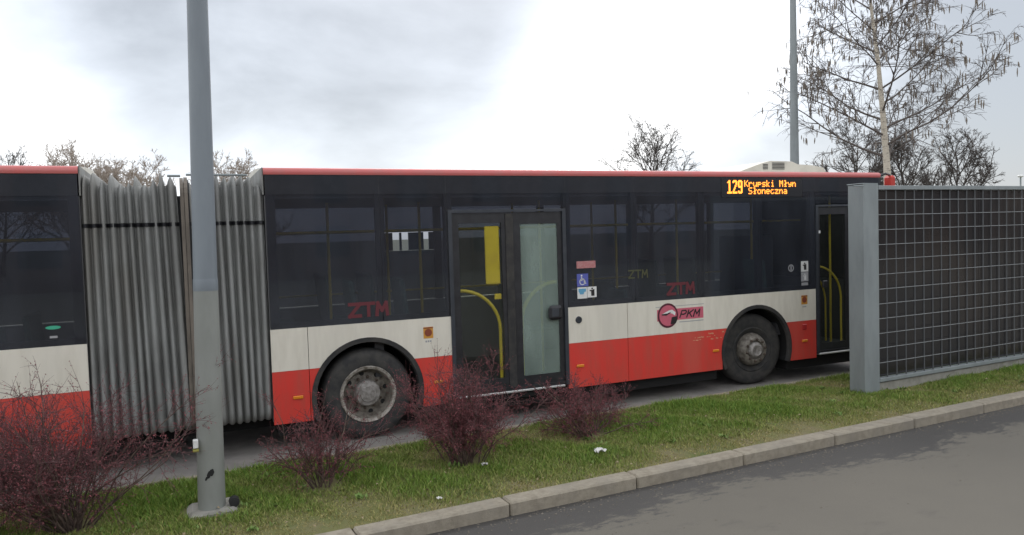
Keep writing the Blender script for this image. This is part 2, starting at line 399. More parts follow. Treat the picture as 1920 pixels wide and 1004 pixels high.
# ------------------------------------------------------------------ bus
D = 7.774; BW = 2.5; YF = D + BW
ZS, ZM, ZW, ZG, ZR = .29, .822, 1.25, 2.795, 2.86       # skirt, red top, cream top, glass top, roof edge
bus = thing('articulated_bus', (4.2, D + BW / 2, 0), 'long articulated city bus, cream and red below dark windows, grey bellows in the middle', 'bus')
AX = {'mid': 1.74, 'front': 6.975, 'rear': -5.0}
def arch_pts(cx, r, zc, zlo, zhi, n=26):
    """points of an arch from its right foot over to its left foot, limited to zlo..zhi"""
    out = []
    for i in range(n + 1):
        a = math.pi * i / n
        out.append((cx + r * math.cos(a), zc + r * math.sin(a)))
    return out
AR, AZ = .585, .50
def band(x0, x1, z0, z1, m, cx=None, part='side_panel', y0=D, th=.02):
    """one body panel; where a wheel arch crosses it the arch is cut out"""
    if cx is None:
        return [MB().prism([(x0, z0), (x1, z0), (x1, z1), (x0, z1)], y0, y0 + th).build(part, m, bus)]
    dz0, dz1 = z0 - AZ, z1 - AZ
    w0 = math.sqrt(AR ** 2 - dz0 ** 2) if dz0 > 0 else AR
    out = []
    if dz1 >= AR - 1e-6:      # arch top inside this band: one piece
        t0 = math.asin(max(-1, min(1, dz0 / AR)))
        arc = [(cx + AR * math.cos(t0 + (math.pi - 2 * t0) * i / 30), AZ + AR * math.sin(t0 + (math.pi - 2 * t0) * i / 30)) for i in range(31)]
        out.append(MB().prism([(x0, z0)] + arc[::-1] + [(x1, z0), (x1, z1), (x0, z1)], y0, y0 + th).build(part, m, bus))
    else:                     # split in two by the wheel
        t1 = math.asin(dz1 / AR)
        la = [(cx - AR, z0)] + [(cx - AR * math.cos(t1 * i / 14), AZ + AR * math.sin(t1 * i / 14)) for i in range(15)]
        ra = [(2 * cx - a, b) for a, b in la]
        if la[-1][0] > x0: out.append(MB().prism([(x0, z0)] + la + [(x0, z1)], y0, y0 + th).build(part, m, bus))
        out.append(MB().prism([(x1, z0), (x1, z1)] + ra[::-1], y0, y0 + th).build(part, m, bus))
    return out
g = .003
def side(x0, x1, splits, wheels, y0=D, th=.02):
    xs = [x0] + splits + [x1]
    for a, b in zip(xs[:-1], xs[1:]):
        cx = next((w for w in wheels if a < w < b), None)
        band(a + g, b - g, ZS, ZM - .001, 'bus_red', cx, 'red_side_panel', y0, th)
        band(a + g, b - g, ZM + .001, ZW, 'bus_cream', cx, 'cream_side_panel', y0, th)
# near side, front carriage
side(.765, 2.70, [1.13], [AX['mid']])
side(4.115, 8.03, [4.95], [AX['front']])
# near side, rear carriage
side(-6.6, -.83, [-3.9, -2.2], [AX['rear']])
# far side (plain)
for a, b in ((.765, 9.3), (-6.6, -.83)):
    MB().box(a, b, YF - .02, YF, ZS, ZM).build('red_side_panel', 'bus_red', bus)
    MB().box(a, b, YF - .02, YF, ZM + .001, ZW).build('cream_side_panel', 'bus_cream', bus)
# carcass behind the panels: floor, underbody, inner walls, ceiling
def shell(x0, x1):
    cuts = sorted(w for w in AX.values() if x0 < w < x1); xa = x0 + .02
    for w in cuts + [None]:
        xb = (w - .62) if w is not None else x1 - .02
        MB().box(xa, xb, D + .05, YF - .05, .31, .36).build('floor', 'bus_floor', bus)
        if w is not None:
            MB().box(xb + .002, w + .618, D + .76, YF - .76, .31, .36).build('floor', 'bus_floor', bus); xa = w + .62
    MB().box(x0 + .02, x1 - .02, D + .06, YF - .06, 2.56, 2.62).build('ceiling', 'interior_ceiling', bus)
    MB().box(x0 + .02, x1 - .02, YF - .07, YF - .025, .36, ZW - .01).build('inner_wall', 'interior_wall', bus)
    # roof: shallow arc with red shoulders
    prof = [(D + .004, ZG + .008), (D + .002, ZR - .025), (D + .02, ZR - .004), (D + .06, ZR + .004)]
    prof += [(D + .06 + (BW - .12) * t, ZR + .004 + .075 * math.sin(math.pi * t)) for t in (.15, .35, .5, .65, .85)]
    prof += [(YF - .06, ZR + .004), (YF - .02, ZR - .004), (YF - .002, ZR - .025), (YF - .004, ZG + .008)]
    k = len(prof)
    V = [(x0, a, b) for a, b in prof] + [(x1, a, b) for a, b in prof]
    F = [(i, i + 1, k + i + 1, k + i) for i in range(k - 1)] + [tuple(range(k)), tuple(range(2 * k - 1, k - 1, -1)), (0, k, 2 * k - 1, k - 1)]
    MB().add(V, F).build('roof', 'roof_cream', bus)
    for ya, yb, sg in ((D, D + .05, 1), (YF - .05, YF, -1)):
        e0 = D if sg > 0 else YF
        pr = [(0, ZG + .003), (-.006, ZG + .02), (-.006, ZR - .02), (.004, ZR - .003), (.02, ZR + .006), (.055, ZR + .012), (.055, ZG + .003)]
        pts = [(e0 + sg * a, b) for a, b in pr]; n = len(pts)
        V = [(x0, a, b) for a, b in pts] + [(x1, a, b) for a, b in pts]
        F = [(i, (i + 1) % n, n + (i + 1) % n, n + i) for i in range(n)] + [tuple(range(n)), tuple(range(2 * n - 1, n - 1, -1))]
        MB().add(V, F).build('roof_edge', 'roof_red_sheen', bus, smooth=True)
    for ya, yb in ((D + .006, D + .05), (YF - .05, YF - .006)):
        MB().box(x0 + .01, x1 - .01, ya, yb, 2.60, ZG).build('cant_rail', 'black_trim', bus)
shell(.765, 9.30); shell(-6.6, -.83)
# near-black chassis, set low to block light under the bus; wheel bays open
for a, b in ((.82, 1.15), (2.36, 6.37), (7.58, 9.2), (-4.35, -.9), (-6.5, -5.7)):
    MB().box(a, b, D + .10, YF - .02, .15, .305).build('chassis', 'underbody', bus)
MB().box(.9, 9.1, D + .75, YF - .75, .16, .30).build('chassis_beam', 'underbody', bus)
MB().box(-6.4, -.9, D + .75, YF - .75, .16, .30).build('chassis_beam', 'underbody', bus)
# front end, rear end, carriage ends at the bellows
MB().prism([(9.3, ZS), (9.42, ZS + .1), (9.44, 1.2), (9.30, 1.2)], D + .03, YF - .03).build('front_panel', 'bus_red', bus)
MB().prism([(9.30, 1.205), (9.43, 1.205), (9.34, 2.79), (9.30, 2.79)], D + .03, YF - .03).build('windscreen', 'black_panel', bus)
MB().box(-6.66, -6.6, D + .03, YF - .03, ZS, 2.8).build('rear_panel', 'bus_red', bus)
for xa in (.768, -.86):
    mb = MB().box(xa, xa + .03, D + .025, D + .7, .31, 2.59).box(xa, xa + .03, YF - .7, YF - .025, .31, 2.59).box(xa, xa + .03, D + .7, YF - .7, 2.35, 2.59)
    mb.build('bulkhead', 'interior_wall', bus)

for xa, xb in ((.752, .764), (-.829, -.817)):
    MB().box(xa, xb, D + .012, YF - .012, 2.60, 2.868).build('carriage_end', 'bellows_fabric', bus)

# wheel arches: lip and inner well
def arch(cx):
    n = 30; V = []; prof = [(-.012, AR + .012), (-.012, AR - .035), (.03, AR - .045), (.03, AR + .012)]
    ang = [-.38 + (math.pi + .76) * i / n for i in range(n + 1)]
    ang = [a for a in ang if AZ + AR * math.sin(a) > ZS - .01]
    for a in ang:
        for y, r in prof: V.append((cx + r * math.cos(a), D + y, AZ + r * math.sin(a)))
    k = 4; F = [(i * k + j, i * k + (j + 1) % k, (i + 1) * k + (j + 1) % k, (i + 1) * k + j) for i in range(len(ang) - 1) for j in range(k)]
    MB().add(V, F).build('wheel_arch', 'rubber', bus, smooth=True)
    V = []
    for a in ang:
        for y in (.03, .72): V.append((cx + (AR - .02) * math.cos(a), D + y, AZ + (AR - .02) * math.sin(a)))
    F = [(2 * i, 2 * i + 1, 2 * i + 3, 2 * i + 2) for i in range(len(ang) - 1)]
    MB().add(V, F).box(cx - AR, cx + AR, D + .72, D + .74, .3, AZ + AR).build('wheel_well', 'underbody', bus)
for cx in AX.values(): arch(cx)

# wheels
TR, RR = .482, .292
tyre_prof = [(.02, RR - .01), (.0, RR + .02), (.004, RR + .06), (.0, .40), (.012, .45), (.04, .474), (.075, TR), (.20, TR), (.24, .474), (.27, .44), (.275, .38), (.262, RR)]
mesh_tyre = MB().lathe(tyre_prof, 56, True).mesh('tyre', 'tyre_rubber', True)
rim_deep = MB().lathe([(.004, RR + .008), (-.006, RR - .002), (.0, RR - .02), (.018, RR - .028), (.05, RR - .04), (.10, RR - .05), (.125, RR - .075), (.118, .20), (.12, .13), (.125, .0)], 48, cap0=False).mesh('rim', 'rim_steel', True)
ring = MB().lathe([(.004, RR + .010), (-.010, RR + .002), (-.004, RR - .022), (.016, RR - .030), (.02, RR - .02)], 48, True).mesh('rim_flange', 'rim_bright', True)
hub_deep = MB().lathe([(.13, .145), (.03, .135), (.012, .12), (.008, .09), (-.004, .082), (-.008, .0)], 28).mesh('hub', 'hub_steel', True)
trim_front = MB().lathe([(.004, RR + .012), (-.004, RR - .004), (.012, RR - .03), (.03, .228), (.05, .215)], 48, cap0=False).mesh('rim_flange', 'tyre_rubber', True)
rim_front = MB().lathe([(.06, .225), (.02, .222), (-.03, .205), (-.062, .18), (-.078, .158), (-.080, .13), (-.05, .115), (-.045, .0)], 48, cap0=False).mesh('rim', 'rim_steel', True)
hub_front = MB().lathe([(-.04, .12), (-.065, .112), (-.10, .095), (-.112, .07), (-.105, .055), (-.10, .0)], 28).mesh('hub', 'hub_steel', True)
nutm = MB().lathe([(.012, .017), (-.016, .016), (-.02, .010), (-.021, .0)], 6).mesh('wheel_nut', 'rusty_nut')
hole = MB().lathe([(.0, .026), (-.003, .024), (-.003, .0)], 14).mesh('hand_hole', 'soot')
def wheel(cx, y, kind, tilt=0.):
    w = link('wheel', mesh_tyre, bus, (cx, y, TR + .004)); loc = (cx, y, TR + .004); sub = []
    sub.append(link('rim', rim_deep if kind == 'deep' else rim_front, w, loc))
    sub.append(link('hub', hub_deep if kind == 'deep' else hub_front, w, loc))
    sub.append(link('rim_flange', ring if kind == 'deep' else trim_front, w, loc))
    for i in range(10):
        a = 2 * math.pi * (i + .3) / 10
        rr, yy = (.168, .118) if kind == 'deep' else (.145, -.084)
        sub.append(link('wheel_nut', nutm, w, (loc[0] + rr * math.cos(a), loc[1] + yy, loc[2] + rr * math.sin(a))))
    if kind == 'deep':
        for i in range(8):
            a = 2 * math.pi * i / 8 + .2
            sub.append(link('hand_hole', hole, w, (loc[0] + .212 * math.cos(a), loc[1] + .117, loc[2] + .212 * math.sin(a))))
    if tilt:
        T = Matrix.Translation(loc) @ Matrix.Rotation(tilt, 4, 'Z') @ Matrix.Translation(-Vector(loc))
        for o in sub:
            me_loc = Vector(o.location); o.location = T @ me_loc; o.rotation_euler = (0, 0, tilt)
        w.rotation_euler = (0, 0, tilt)
        for o in sub:   # the wheel itself turns: cancel it for its pieces, which are already turned
            o.matrix_parent_inverse = Matrix.Rotation(-tilt, 4, 'Z') @ Matrix.Translation(-Vector(loc))
wheel(AX['mid'], D + .045, 'deep'); wheel(AX['front'], D + .10, 'front', -.10); wheel(AX['rear'], D + .045, 'deep')
for cx in AX.values():
    link('far_wheel', mesh_tyre, bus, (cx, YF - .30, TR + .004))
    MB().tube([(cx, D + .2, TR), (cx, YF - .2, TR)], .09, 10).build('axle', 'underbody', bus)

# windows: each pane its own piece of glass
def pane(x0, x1, z0, z1, m='tinted_glass', y=D + .004, t=.005, name='window'):
    return MB().box(x0 + .004, x1 - .004, y, y + t, z0, z1).build(name, m, bus)
near_panes = [(.775, 1.92), (1.92, 2.66), (4.135, 5.08), (5.08, 6.10), (6.10, 7.05), (7.05, 8.03), (-2.28, -.835), (-3.9, -2.28), (-6.55, -3.9)]
for a, b in near_panes: pane(a, b, ZW + .004, ZG - .002)
pane(2.66, 4.135, 2.43, ZG - .002); pane(8.03, 9.28, 2.43, ZG - .002)
for a, b in ((.775, 2.55), (3.35, 5.0), (5.0, 6.6), (6.6, 8.2), (8.2, 9.28), (-6.55, -4.6), (-4.6, -2.7), (-2.7, -.84)):
    pane(a, b, ZW + .004, ZG - .002, 'dark_tinted_glass', YF - .01)
# far window with its top vents slid open
pane(2.55, 3.35, ZW + .004, 1.95, 'dark_tinted_glass', YF - .01); pane(2.55, 3.35, 2.21, ZG - .002, 'dark_tinted_glass', YF - .01)
for a, b in ((2.55, 2.70), (2.80, 2.83), (2.93, 3.15), (3.23, 3.35)): MB().box(a, b, YF - .03, YF - .004, 1.955, 2.205).build('vent_frame', 'black_trim', bus)
for x in (.80, 2.53, 3.35, 5.0, 6.6, 8.2, 9.2, -.88, -2.7, -4.6): MB().box(x - .05, x + .05, YF - .07, YF - .012, ZW, 2.6).build('window_pillar', 'black_trim', bus)
for x in (.82, 1.92, 2.68, 4.15, 5.08, 6.10, 7.05, 8.0, -.88, -2.28, -3.9): MB().box(x - .045, x + .045, D + .012, D + .07, ZW, 2.6).build('window_pillar', 'black_trim', bus)
for a, b in ((.78, 2.66), (4.14, 8.02), (-6.5, -.84)):
    MB().box(a, b, D + .012, D + .05, ZW - .005, ZW + .06).build('window_sill', 'black_trim', bus)
for a, b in ((.78, 1.13), (2.35, 2.66), (4.14, 6.36), (7.59, 8.02), (-4.38, -.84), (-6.5, -5.62)):
    MB().box(a, b, D + .025, D + .06, .36, ZW - .01).build('inner_wall', 'interior_wall', bus)

# middle door: portal, two leaves
def portal(x0, x1, zt):
    MB().box(x0, x0 + .045, D - .008, D + .03, ZS + .05, zt).build('door_jamb', 'dark_frame', bus)
    MB().box(x1 - .045, x1, D - .008, D + .03, ZS + .05, zt).build('door_jamb', 'dark_frame', bus)
    MB().box(x0, x1, D - .010, D + .028, zt, zt + .028).build('door_lintel', 'dark_frame', bus)
def leaf(x0, x1, z0, z1, gx0, gx1, gz0, gz1, gm, y=D + .014, th=.035):
    f = MB().box(x0, gx0, y, y + th, z0, z1).box(gx1, x1, y, y + th, z0, z1).box(gx0, gx1, y, y + th, z0, gz0).box(gx0, gx1, y, y + th, gz1, z1)
    lf = f.build('door_leaf', 'black_trim', bus)
    MB().box(gx0 + .001, gx1 - .001, y + .010, y + .016, gz0 + .001, gz1 - .001).build('door_pane', gm, lf)
    return lf
portal(2.672, 4.128, 2.39)
lf1 = leaf(2.72, 3.40, .36, 2.385, 2.80, 3.31, .50, 2.27, 'door_glass')
lf2 = leaf(3.405, 4.08, .36, 2.385, 3.545, 4.02, .495, 2.25, 'milky_glass')
MB().bbox(3.36, 3.455, D + .002, D + .016, .38, 2.37, .004).build('door_seal', 'rubber', bus)
MB().bbox(3.865, 4.05, D - .045, D + .012, 1.12, 1.29, .03).build('door_handle', 'black_trim', lf2)
MB().bbox(3.895, 3.985, D - .052, D - .046, 1.16, 1.255, .003).build('handle_plate', 'dark_frame', lf2)
MB().box(2.70, 4.115, D - .004, D + .06, .355, .385).build('door_threshold', 'black_trim', bus)
MB().bbox(2.74, 4.06, D - .022, D + .05, .325, .347, .004).build('door_step', 'metal_strip', bus)
MB().box(2.70, 4.11, D + .03, D + .09, .25, .322).build('step_skirt', 'underbody', bus)
# front door
portal(8.04, 9.27, 2.39)
lf3 = leaf(8.09, 8.66, .36, 2.385, 8.13, 8.61, .48, 2.28, 'door_glass'); lf4 = leaf(8.665, 9.22, .36, 2.385, 8.71, 9.17, .48, 2.28, 'door_glass')
MB().bbox(8.07, 9.23, D - .018, D + .05, .325, .347, .004).build('door_step', 'metal_strip', bus)
MB().box(8.06, 9.25, D - .004, D + .06, .355, .38).build('door_threshold', 'black_trim', bus)
MB().bbox(8.15, 8.24, D - .02, D + .012, 1.26, 1.36, .012).build('door_handle', 'black_trim', lf3)

# grab rails, posts, yellow pad behind the doors
def rail(pts, r=.018, m='rail_yellow', name='grab_rail'): return MB().tube(pts, r, 8).build(name, m, bus, smooth=True)
def quarter(x0, z0, x1, z1, y, ztail):
    """quarter round from a horizontal start at (x0,z0) to vertical at (x1,z1), then down to ztail"""
    return [(x0 + (x1 - x0) * math.sin(t * math.pi / 2 / 10), y, z1 + (z0 - z1) * math.cos(t * math.pi / 2 / 10)) for t in range(11)] + [(x1, y, ztail)]
MB().bbox(3.115, 3.292, D + .032, D + .047, 1.575, 2.232, .008).build('yellow_pad', 'panel_yellow', bus)
MB().bbox(3.215, 3.30, D + .032, D + .046, 1.40, 1.465, .006).build('yellow_pad', 'panel_yellow', bus)
MB().box(9.24, 9.28, D + .05, YF - .05, .36, 1.3).build('front_lining', 'seat_shell', bus)
rail(quarter(2.80, 1.52, 3.29, 1.05, D + .072, .42), .02)
rail(quarter(4.015, 1.56, 3.555, 1.10, D + .066, .42), .024)
rail(quarter(8.10, 1.56, 8.58, 1.10, D + .075, .45), .015); rail(quarter(8.10, 1.50, 8.52, 1.00, D + .30, .45), .013)
rail([(8.62, D + .3, .36), (8.62, D + .3, 2.56)], .016)
for x, y in ((1.55, 1.0), (2.62, .9), (4.2, .85), (4.2, 1.7), (5.4, .95), (5.4, 1.6), (6.4, .95), (2.4, 1.6), (7.7, .9)):
    rail([(x, D + y, .36), (x, D + y, 2.56)], .017, name='grab_pole')
for y in (.85, 1.65):
    for a, b in ((.9, 8.6), (-6.4, -.95)): rail([(a, D + y, 2.22), (b, D + y, 2.22)], .014, name='ceiling_rail')
# far hand rail along the windows
rail([(.9, YF - .12, 1.40), (9.0, YF - .12, 1.40)], .014)
# seats
seat_me = MB().bbox(-.21, .21, -.21, .21, .42, .48, .02).add([], []).mesh('seat', 'seat_fabric')
def seat_mesh():
    mb = MB(); mb.bbox(-.20, .22, -.21, .21, .40, .47, .025)
    b0 = len(mb.v); mb.bbox(-.25, -.19, -.21, .21, .44, 1.05, .025)
    mb.v = mb.v[:b0] + [(x - .10 * (z - .44), y, z) for x, y, z in mb.v[b0:]]
    return mb.mesh('seat', 'seat_fabric')
seat_me = seat_mesh(); leg_me = MB().box(-.05, .05, -.18, .18, .0, .40).mesh('seat_base', 'seat_shell')
for x in (1.1, 1.9, 2.45, 4.55, 5.3, 6.05, 6.8, 7.5, -1.3, -2.05, -2.8, -3.55):
    for y in (.33, 1.85, 2.22):
        if y < 1 and abs(x - 6.8) < .3: continue
        zb = .36 + (.28 if min(abs(x - a) for a in AX.values()) < .75 else 0)
        s_ = link('seat', seat_me, bus, (x, D + y, zb)); link('seat_base', leg_me, s_, (x, D + y, zb))
MB().box(8.35, 8.39, D + 1.2, YF - .08, .36, 2.0).build('cab_partition', 'seat_shell', bus)
MB().bbox(8.75, 9.25, D + 1.1, YF - .1, .5, 1.15, .04).build('dashboard', 'seat_shell', bus)

# bellows: each fold swept round the section, then straps and the middle frame
def section(off):
    """rounded rectangle path in (y, z) pushed out by off; open at the bottom middle"""
    y0, y1, z0, z1, rc = D + .075 - off, YF - .075 + off, .33 - .2 * off, 2.695 + off, .10 + off * .7
    pts = []
    for cy, cz, a0 in ((y0 + rc, z0 + rc, 270), (y0 + rc, z1 - rc, 180), (y1 - rc, z1 - rc, 90), (y1 - rc, z0 + rc, 0)):
        for i in range(6):
            a = R(a0 - 90 * i / 5); pts.append((cy + rc * math.cos(a), cz + rc * math.sin(a)))
    out = [pts[0]]
    for a_, b_ in zip(pts[:-1], pts[1:]):
        n_ = 7 if abs(b_[1] - a_[1]) > .8 else 1
        out += [(a_[0] + (b_[0] - a_[0]) * i / n_, a_[1] + (b_[1] - a_[1]) * i / n_) for i in range(1, n_ + 1)]
    return out
def fold(x0, x1, depth, lean, top):
    prof = [(0, 0), (.08, .10), (.18, .48), (.30, .84), (.42, .98), (.5, 1.), (.58, .98), (.70, .84), (.82, .48), (.92, .10), (1, 0)]
    rings = []
    for t, d in prof:
        secs = [section(d ** p * depth) for p in (1., 1.5, 2.4)]; pts = []
        for q3 in zip(*secs):
            zq = q3[0][1]; y, z = q3[0] if zq < 1.3 else (q3[1] if zq < 2.0 else q3[2])
            zz = (z - 1.5) / 1.2
            tt = t
            xx = x0 + (x1 - x0) * tt + lean * (-zz) * .5 * math.sin(math.pi * min(1, max(0, (x0 - XB0) / (XB1 - XB0)))) 
            if z > 2.6: z = z + top * d
            pts.append((xx, y, z))
        rings.append(pts)
    n = len(rings[0]); V = [p for r_ in rings for p in r_]
    F = [(i * n + j, i * n + j + 1, (i + 1) * n + j + 1, (i + 1) * n + j) for i in range(len(rings) - 1) for j in range(n - 1)]
    return MB().add(V, F).build('bellows_fold', 'bellows_fabric', bus, smooth=True)
XB0, XB1 = -.828, .763
XR0, XR1 = .005, .085
def run(a, b, n, seed):
    rr = random.Random(seed); w = [1 + rr.uniform(-.25, .25) for _ in range(n)]; s = sum(w); xs = [a]
    for q in w: xs.append(xs[-1] + (b - a) * q / s)
    for i in range(n):
        d = .076 + rr.uniform(-.012, .012); fold(xs[i], xs[i + 1], d, .06, rr.choice((-.05, -.03, -.02, .0, .03, .05)))
    return xs
xl = run(XB0, XR0, 11, 3); xr = run(XR1, XB1, 9, 11)
def ring_frame(x0, x1, off, m, name):
    so_, si = section(off), section(-.02); n = len(so_)
    V = [(x0, *p) for p in so_] + [(x1, *p) for p in so_] + [(x0, *p) for p in si] + [(x1, *p) for p in si]
    F = []
    for i in range(n - 1):
        F += [(i, i + 1, n + i + 1, n + i), (i, 2 * n + i, 2 * n + i + 1, i + 1), (n + i, n + i + 1, 3 * n + i + 1, 3 * n + i)]
    return MB().add(V, F).build(name, m, bus)
ring_frame(XR0, XR0 + .032, .078, 'bellows_frame', 'bellows_frame'); ring_frame(XR0 + .036, XR1 - .012, .085, 'bellows_frame', 'bellows_frame'); ring_frame(XR1 - .01, XR1, .06, 'black_trim', 'bellows_frame')
MB().tube([(XR1 - .02, D + .10, 2.80), (.62, D + .10, 2.80)], .011, 6).build('bellows_rod', 'galvanised', bus)
MB().tube([(-.10, D + .12, 2.79), (XR0 + .01, D + .12, 2.79)], .012, 6).build('bellows_rod', 'galvanised', bus)
# dark strap laced through the folds
def strap(xs, z, h, out, name='bellows_strap'):
    pts = []
    for a, b in zip(xs[:-1], xs[1:]):
        for t in (.0, .2, .35, .5, .65, .8): pts.append((a + (b - a) * t, D + .075 - (.078 * max(0, math.sin(math.pi * t)) ** 1.6 if 0 < t < 1 else 0) - out))
    pts.append((xs[-1], D + .075 - out)); n = len(pts)
    V = [(x, y, z - h) for x, y in pts] + [(x, y, z + h) for x, y in pts]
    lean = lambda x: .06 * (-(z - 1.5) / 1.2) * .5 * math.sin(math.pi * min(1, max(0, (x - XB0) / (XB1 - XB0))))
    V = [(x + lean(x), y, zz) for x, y, zz in V]
    MB().add(V, [(i, i + 1, n + i + 1, n + i) for i in range(n - 1)]).build(name, 'black_trim', bus)
strap(xl, 2.325, .018, .004); strap(xr, 2.325, .018, .004)
# gangway behind the folds (dark inner skin) and turntable
MB().box(-.83, .76, D + .16, D + .18, .34, 2.6).box(-.83, .76, YF - .18, YF - .16, .34, 2.6).box(-.83, .76, D + .18, YF - .18, 2.58, 2.60).build('gangway_lining', 'seat_shell', bus)
MB().box(-.9, .85, D + .35, YF - .35, .2, .33).build('turntable', 'underbody', bus)

# destination display: amber dots
GL = {
 'K': '10001 10010 10100 11000 10100 10010 10001', 'r': '00000 00000 10110 11001 10000 10000 10000', 'u': '00000 00000 10001 10001 10001 10011 01101',
 'p': '00000 00000 11110 10001 11110 10000 10000', 's': '00000 00000 01111 10000 01110 00001 11110', 'k': '10000 10000 10010 10100 11000 10100 10010',
 'i': '00100 00000 01100 00100 00100 00100 01110', 'M': '10001 11011 10101 10101 10001 10001 10001', 'ł': '01100 00100 00101 00110 01100 00100 01110',
 'y': '00000 00000 10001 10001 01111 00001 01110', 'n': '00000 00000 10110 11001 10001 10001 10001', 'S': '01111 10000 10000 01110 00001 00001 11110',
 'o': '00000 00000 01110 10001 10001 10001 01110', 'e': '00000 00000 01110 10001 11111 10000 01110', 'c': '00000 00000 01110 10000 10000 10001 01110',
 'z': '00000 00000 11111 00010 00100 01000 11111', 'a': '00000 00000 01110 00001 01111 10001 01111', ' ': '00000 00000 00000 00000 00000 00000 00000'}
BIG = {'1': '001100 011100 111100 001100 001100 001100 001100 001100 001100 001100 001100 001100 111111 111111',
       '2': '011110 111111 110011 000011 000011 000110 000110 001100 001100 011000 011000 110000 111111 111111',
       '9': '011110 111111 110011 110011 110011 110011 111111 011111 000011 000011 000011 110011 111111 011110'}
PT = .0125; DX0, DZ0 = 6.52, 2.747; led = MB(); cells = []
for k, ch in enumerate('129'):
    for r_, row in enumerate(BIG[ch].split()):
        for c_, b_ in enumerate(row):
            if b_ == '1': cells.append((k * 7 + c_, r_))
for txt, cx, rz in (('Krupski Młyn', 22.5, 0), ('Słoneczna', 28, 7.6)):
    for k, ch in enumerate(txt):
        for r_, row in enumerate(GL[ch].split()):
            for c_, b_ in enumerate(row):
                if b_ == '1': cells.append((cx + k * 6 + c_, rz + r_))
disp = MB().bbox(6.42, 7.80, D - .002, D + .003, 2.53, 2.775, .001).build('destination_display', 'black_panel', bus)
for cx, rz in cells:
    X, Z = DX0 + cx * PT, DZ0 - rz * PT; h = PT * .47
    led.box(X - h, X + h, D - .0042, D - .0022, Z - h, Z + h)
led.build('display_lettering', 'led_amber', disp)

# stickers and lettering
def decal(x0, x1, z0, z1, m, name='sticker', parent=None, y=D - .0015, t=.002, c=0):
    return MB().box(x0, x1, y, y + t, z0, z1).build(name, m, parent or bus)
def words(s, size, m, x, z, parent=None, y=D - .003, **k):
    return link('lettering', text_mesh('lettering', s, size, m, **k), parent or bus, (x, y, z))
STROKES = {'Z': [[(0, 1), (1, 1), (0, 0), (1, 0)]], 'T': [[(0, 1), (1, 1)], [(.5, 1), (.5, 0)]], 'M': [[(0, 0), (.1, 1), (.5, .35), (.9, 1), (1, 0)]],
           'P': [[(.05, 0), (.15, 1), (.8, 1), (1, .82), (.9, .55), (.6, .45), (.1, .48)]], 'K': [[(.05, 0), (.15, 1)], [(.95, 1), (.12, .42)], [(.38, .6), (.9, 0)]]}
def strokes(s, x, z, w, h, th, m, y, parent, shear=0., gap=.28):
    n = len(s); cw = w / (n + gap * (n - 1)); mb = MB(); k = 0
    for i, ch in enumerate(s):
        for line in STROKES[ch]:
            pts = [(x - w / 2 + i * cw * (1 + gap) + a * cw + shear * (b - .5) * h, z + (b - .5) * h) for a, b in line]
            for (ax, az), (bx_, bz) in zip(pts[:-1], pts[1:]):
                L = math.hypot(bx_ - ax, bz - az); ux, uz = (bx_ - ax) / L, (bz - az) / L; e_ = th * .45; nx_, nz_ = -uz * th / 2, ux * th / 2
                ax2, az2, bx2, bz2 = ax - ux * e_, az - uz * e_, bx_ + ux * e_, bz + uz * e_; yy = y - k * .00006; k += 1
                mb.prism([(ax2 - nx_, az2 - nz_), (bx2 - nx_, bz2 - nz_), (bx2 + nx_, bz2 + nz_), (ax2 + nx_, az2 + nz_)], yy - .0008, yy)
    return mb.build('lettering', m, parent)
GY = D + .013
strokes('ZTM', 1.765, 1.39, .40, .125, .036, 'decal_red', D + .0028, bus)
strokes('ZTM', 5.755, 1.385, .40, .125, .036, 'decal_red', D + .0028, bus)
strokes('ZTM', 5.12, 1.60, .27, .09, .018, 'ztm_dull', D + .0028, bus)
decal(4.262, 4.52, 1.705, 1.79, 'decal_rose', y=D + .0015)
s1 = decal(4.262, 4.415, 1.49, 1.64, 'decal_blue', y=D + .0015)
# wheelchair symbol
wc = MB().lathe([(0, .040), (-.0008, .040), (-.0008, .030), (0, .030)], 20, True)
wc.v = [(x + 4.335, y + D + .0012, z + 1.545) for x, y, z in wc.v]
wc.box(4.318, 4.332, D + .0004, D + .0012, 1.555, 1.60).box(4.318, 4.365, D + .0004, D + .0012, 1.565, 1.577).box(4.355, 4.367, D + .0004, D + .0012, 1.525, 1.570).box(4.355, 4.385, D + .0004, D + .0012, 1.520, 1.531)
hd = MB().lathe([(0, .011), (-.0008, .011)], 12); wc.add([(x + 4.325, y + D + .0012, z + 1.618) for x, y, z in hd.v], hd.f)
wc.build('wheelchair_symbol', 'decal_white', s1)
s2 = decal(4.264, 4.395, 1.345, 1.480, 'decal_white', y=D + .0015); MB().bbox(4.28, 4.38, D + .0003, D + .0013, 1.425, 1.462, .0003).build('pushchair_symbol', 'decal_lightblue', s2)
MB().add([(4.285, D + .0008, 1.425), (4.36, D + .0008, 1.425), (4.345, D + .0008, 1.395), (4.30, D + .0008, 1.395)], [(0, 3, 2, 1)]).build('pushchair_symbol', 'decal_lightblue', s2)
def man_symbol(x, z, s, parent, m='decal_black'):
    mb = MB().box(x - .014 * s, x + .014 * s, D + .0004, D + .0012, z - .045 * s, z + .02 * s).box(x - .035 * s, x + .02 * s, D + .0004, D + .0012, z + .012 * s, z + .026 * s).box(x + .014 * s, x + .030 * s, D + .0004, D + .0012, z - .045 * s, z + .035 * s)
    h_ = MB().lathe([(0, .012 * s), (-.0008, .012 * s)], 10); mb.add([(a + x, b + D + .0012, c + z + .042 * s) for a, b, c in h_.v], h_.f)
    mb.build('passenger_symbol', m, parent)
s3 = decal(4.40, 4.525, 1.352, 1.480, 'decal_white', y=D + .0015); man_symbol(4.465, 1.415, 1., s3)
s4 = decal(7.765, 7.895, 1.50, 1.645, 'decal_white', y=D + .0015); man_symbol(7.83, 1.57, 1., s4)
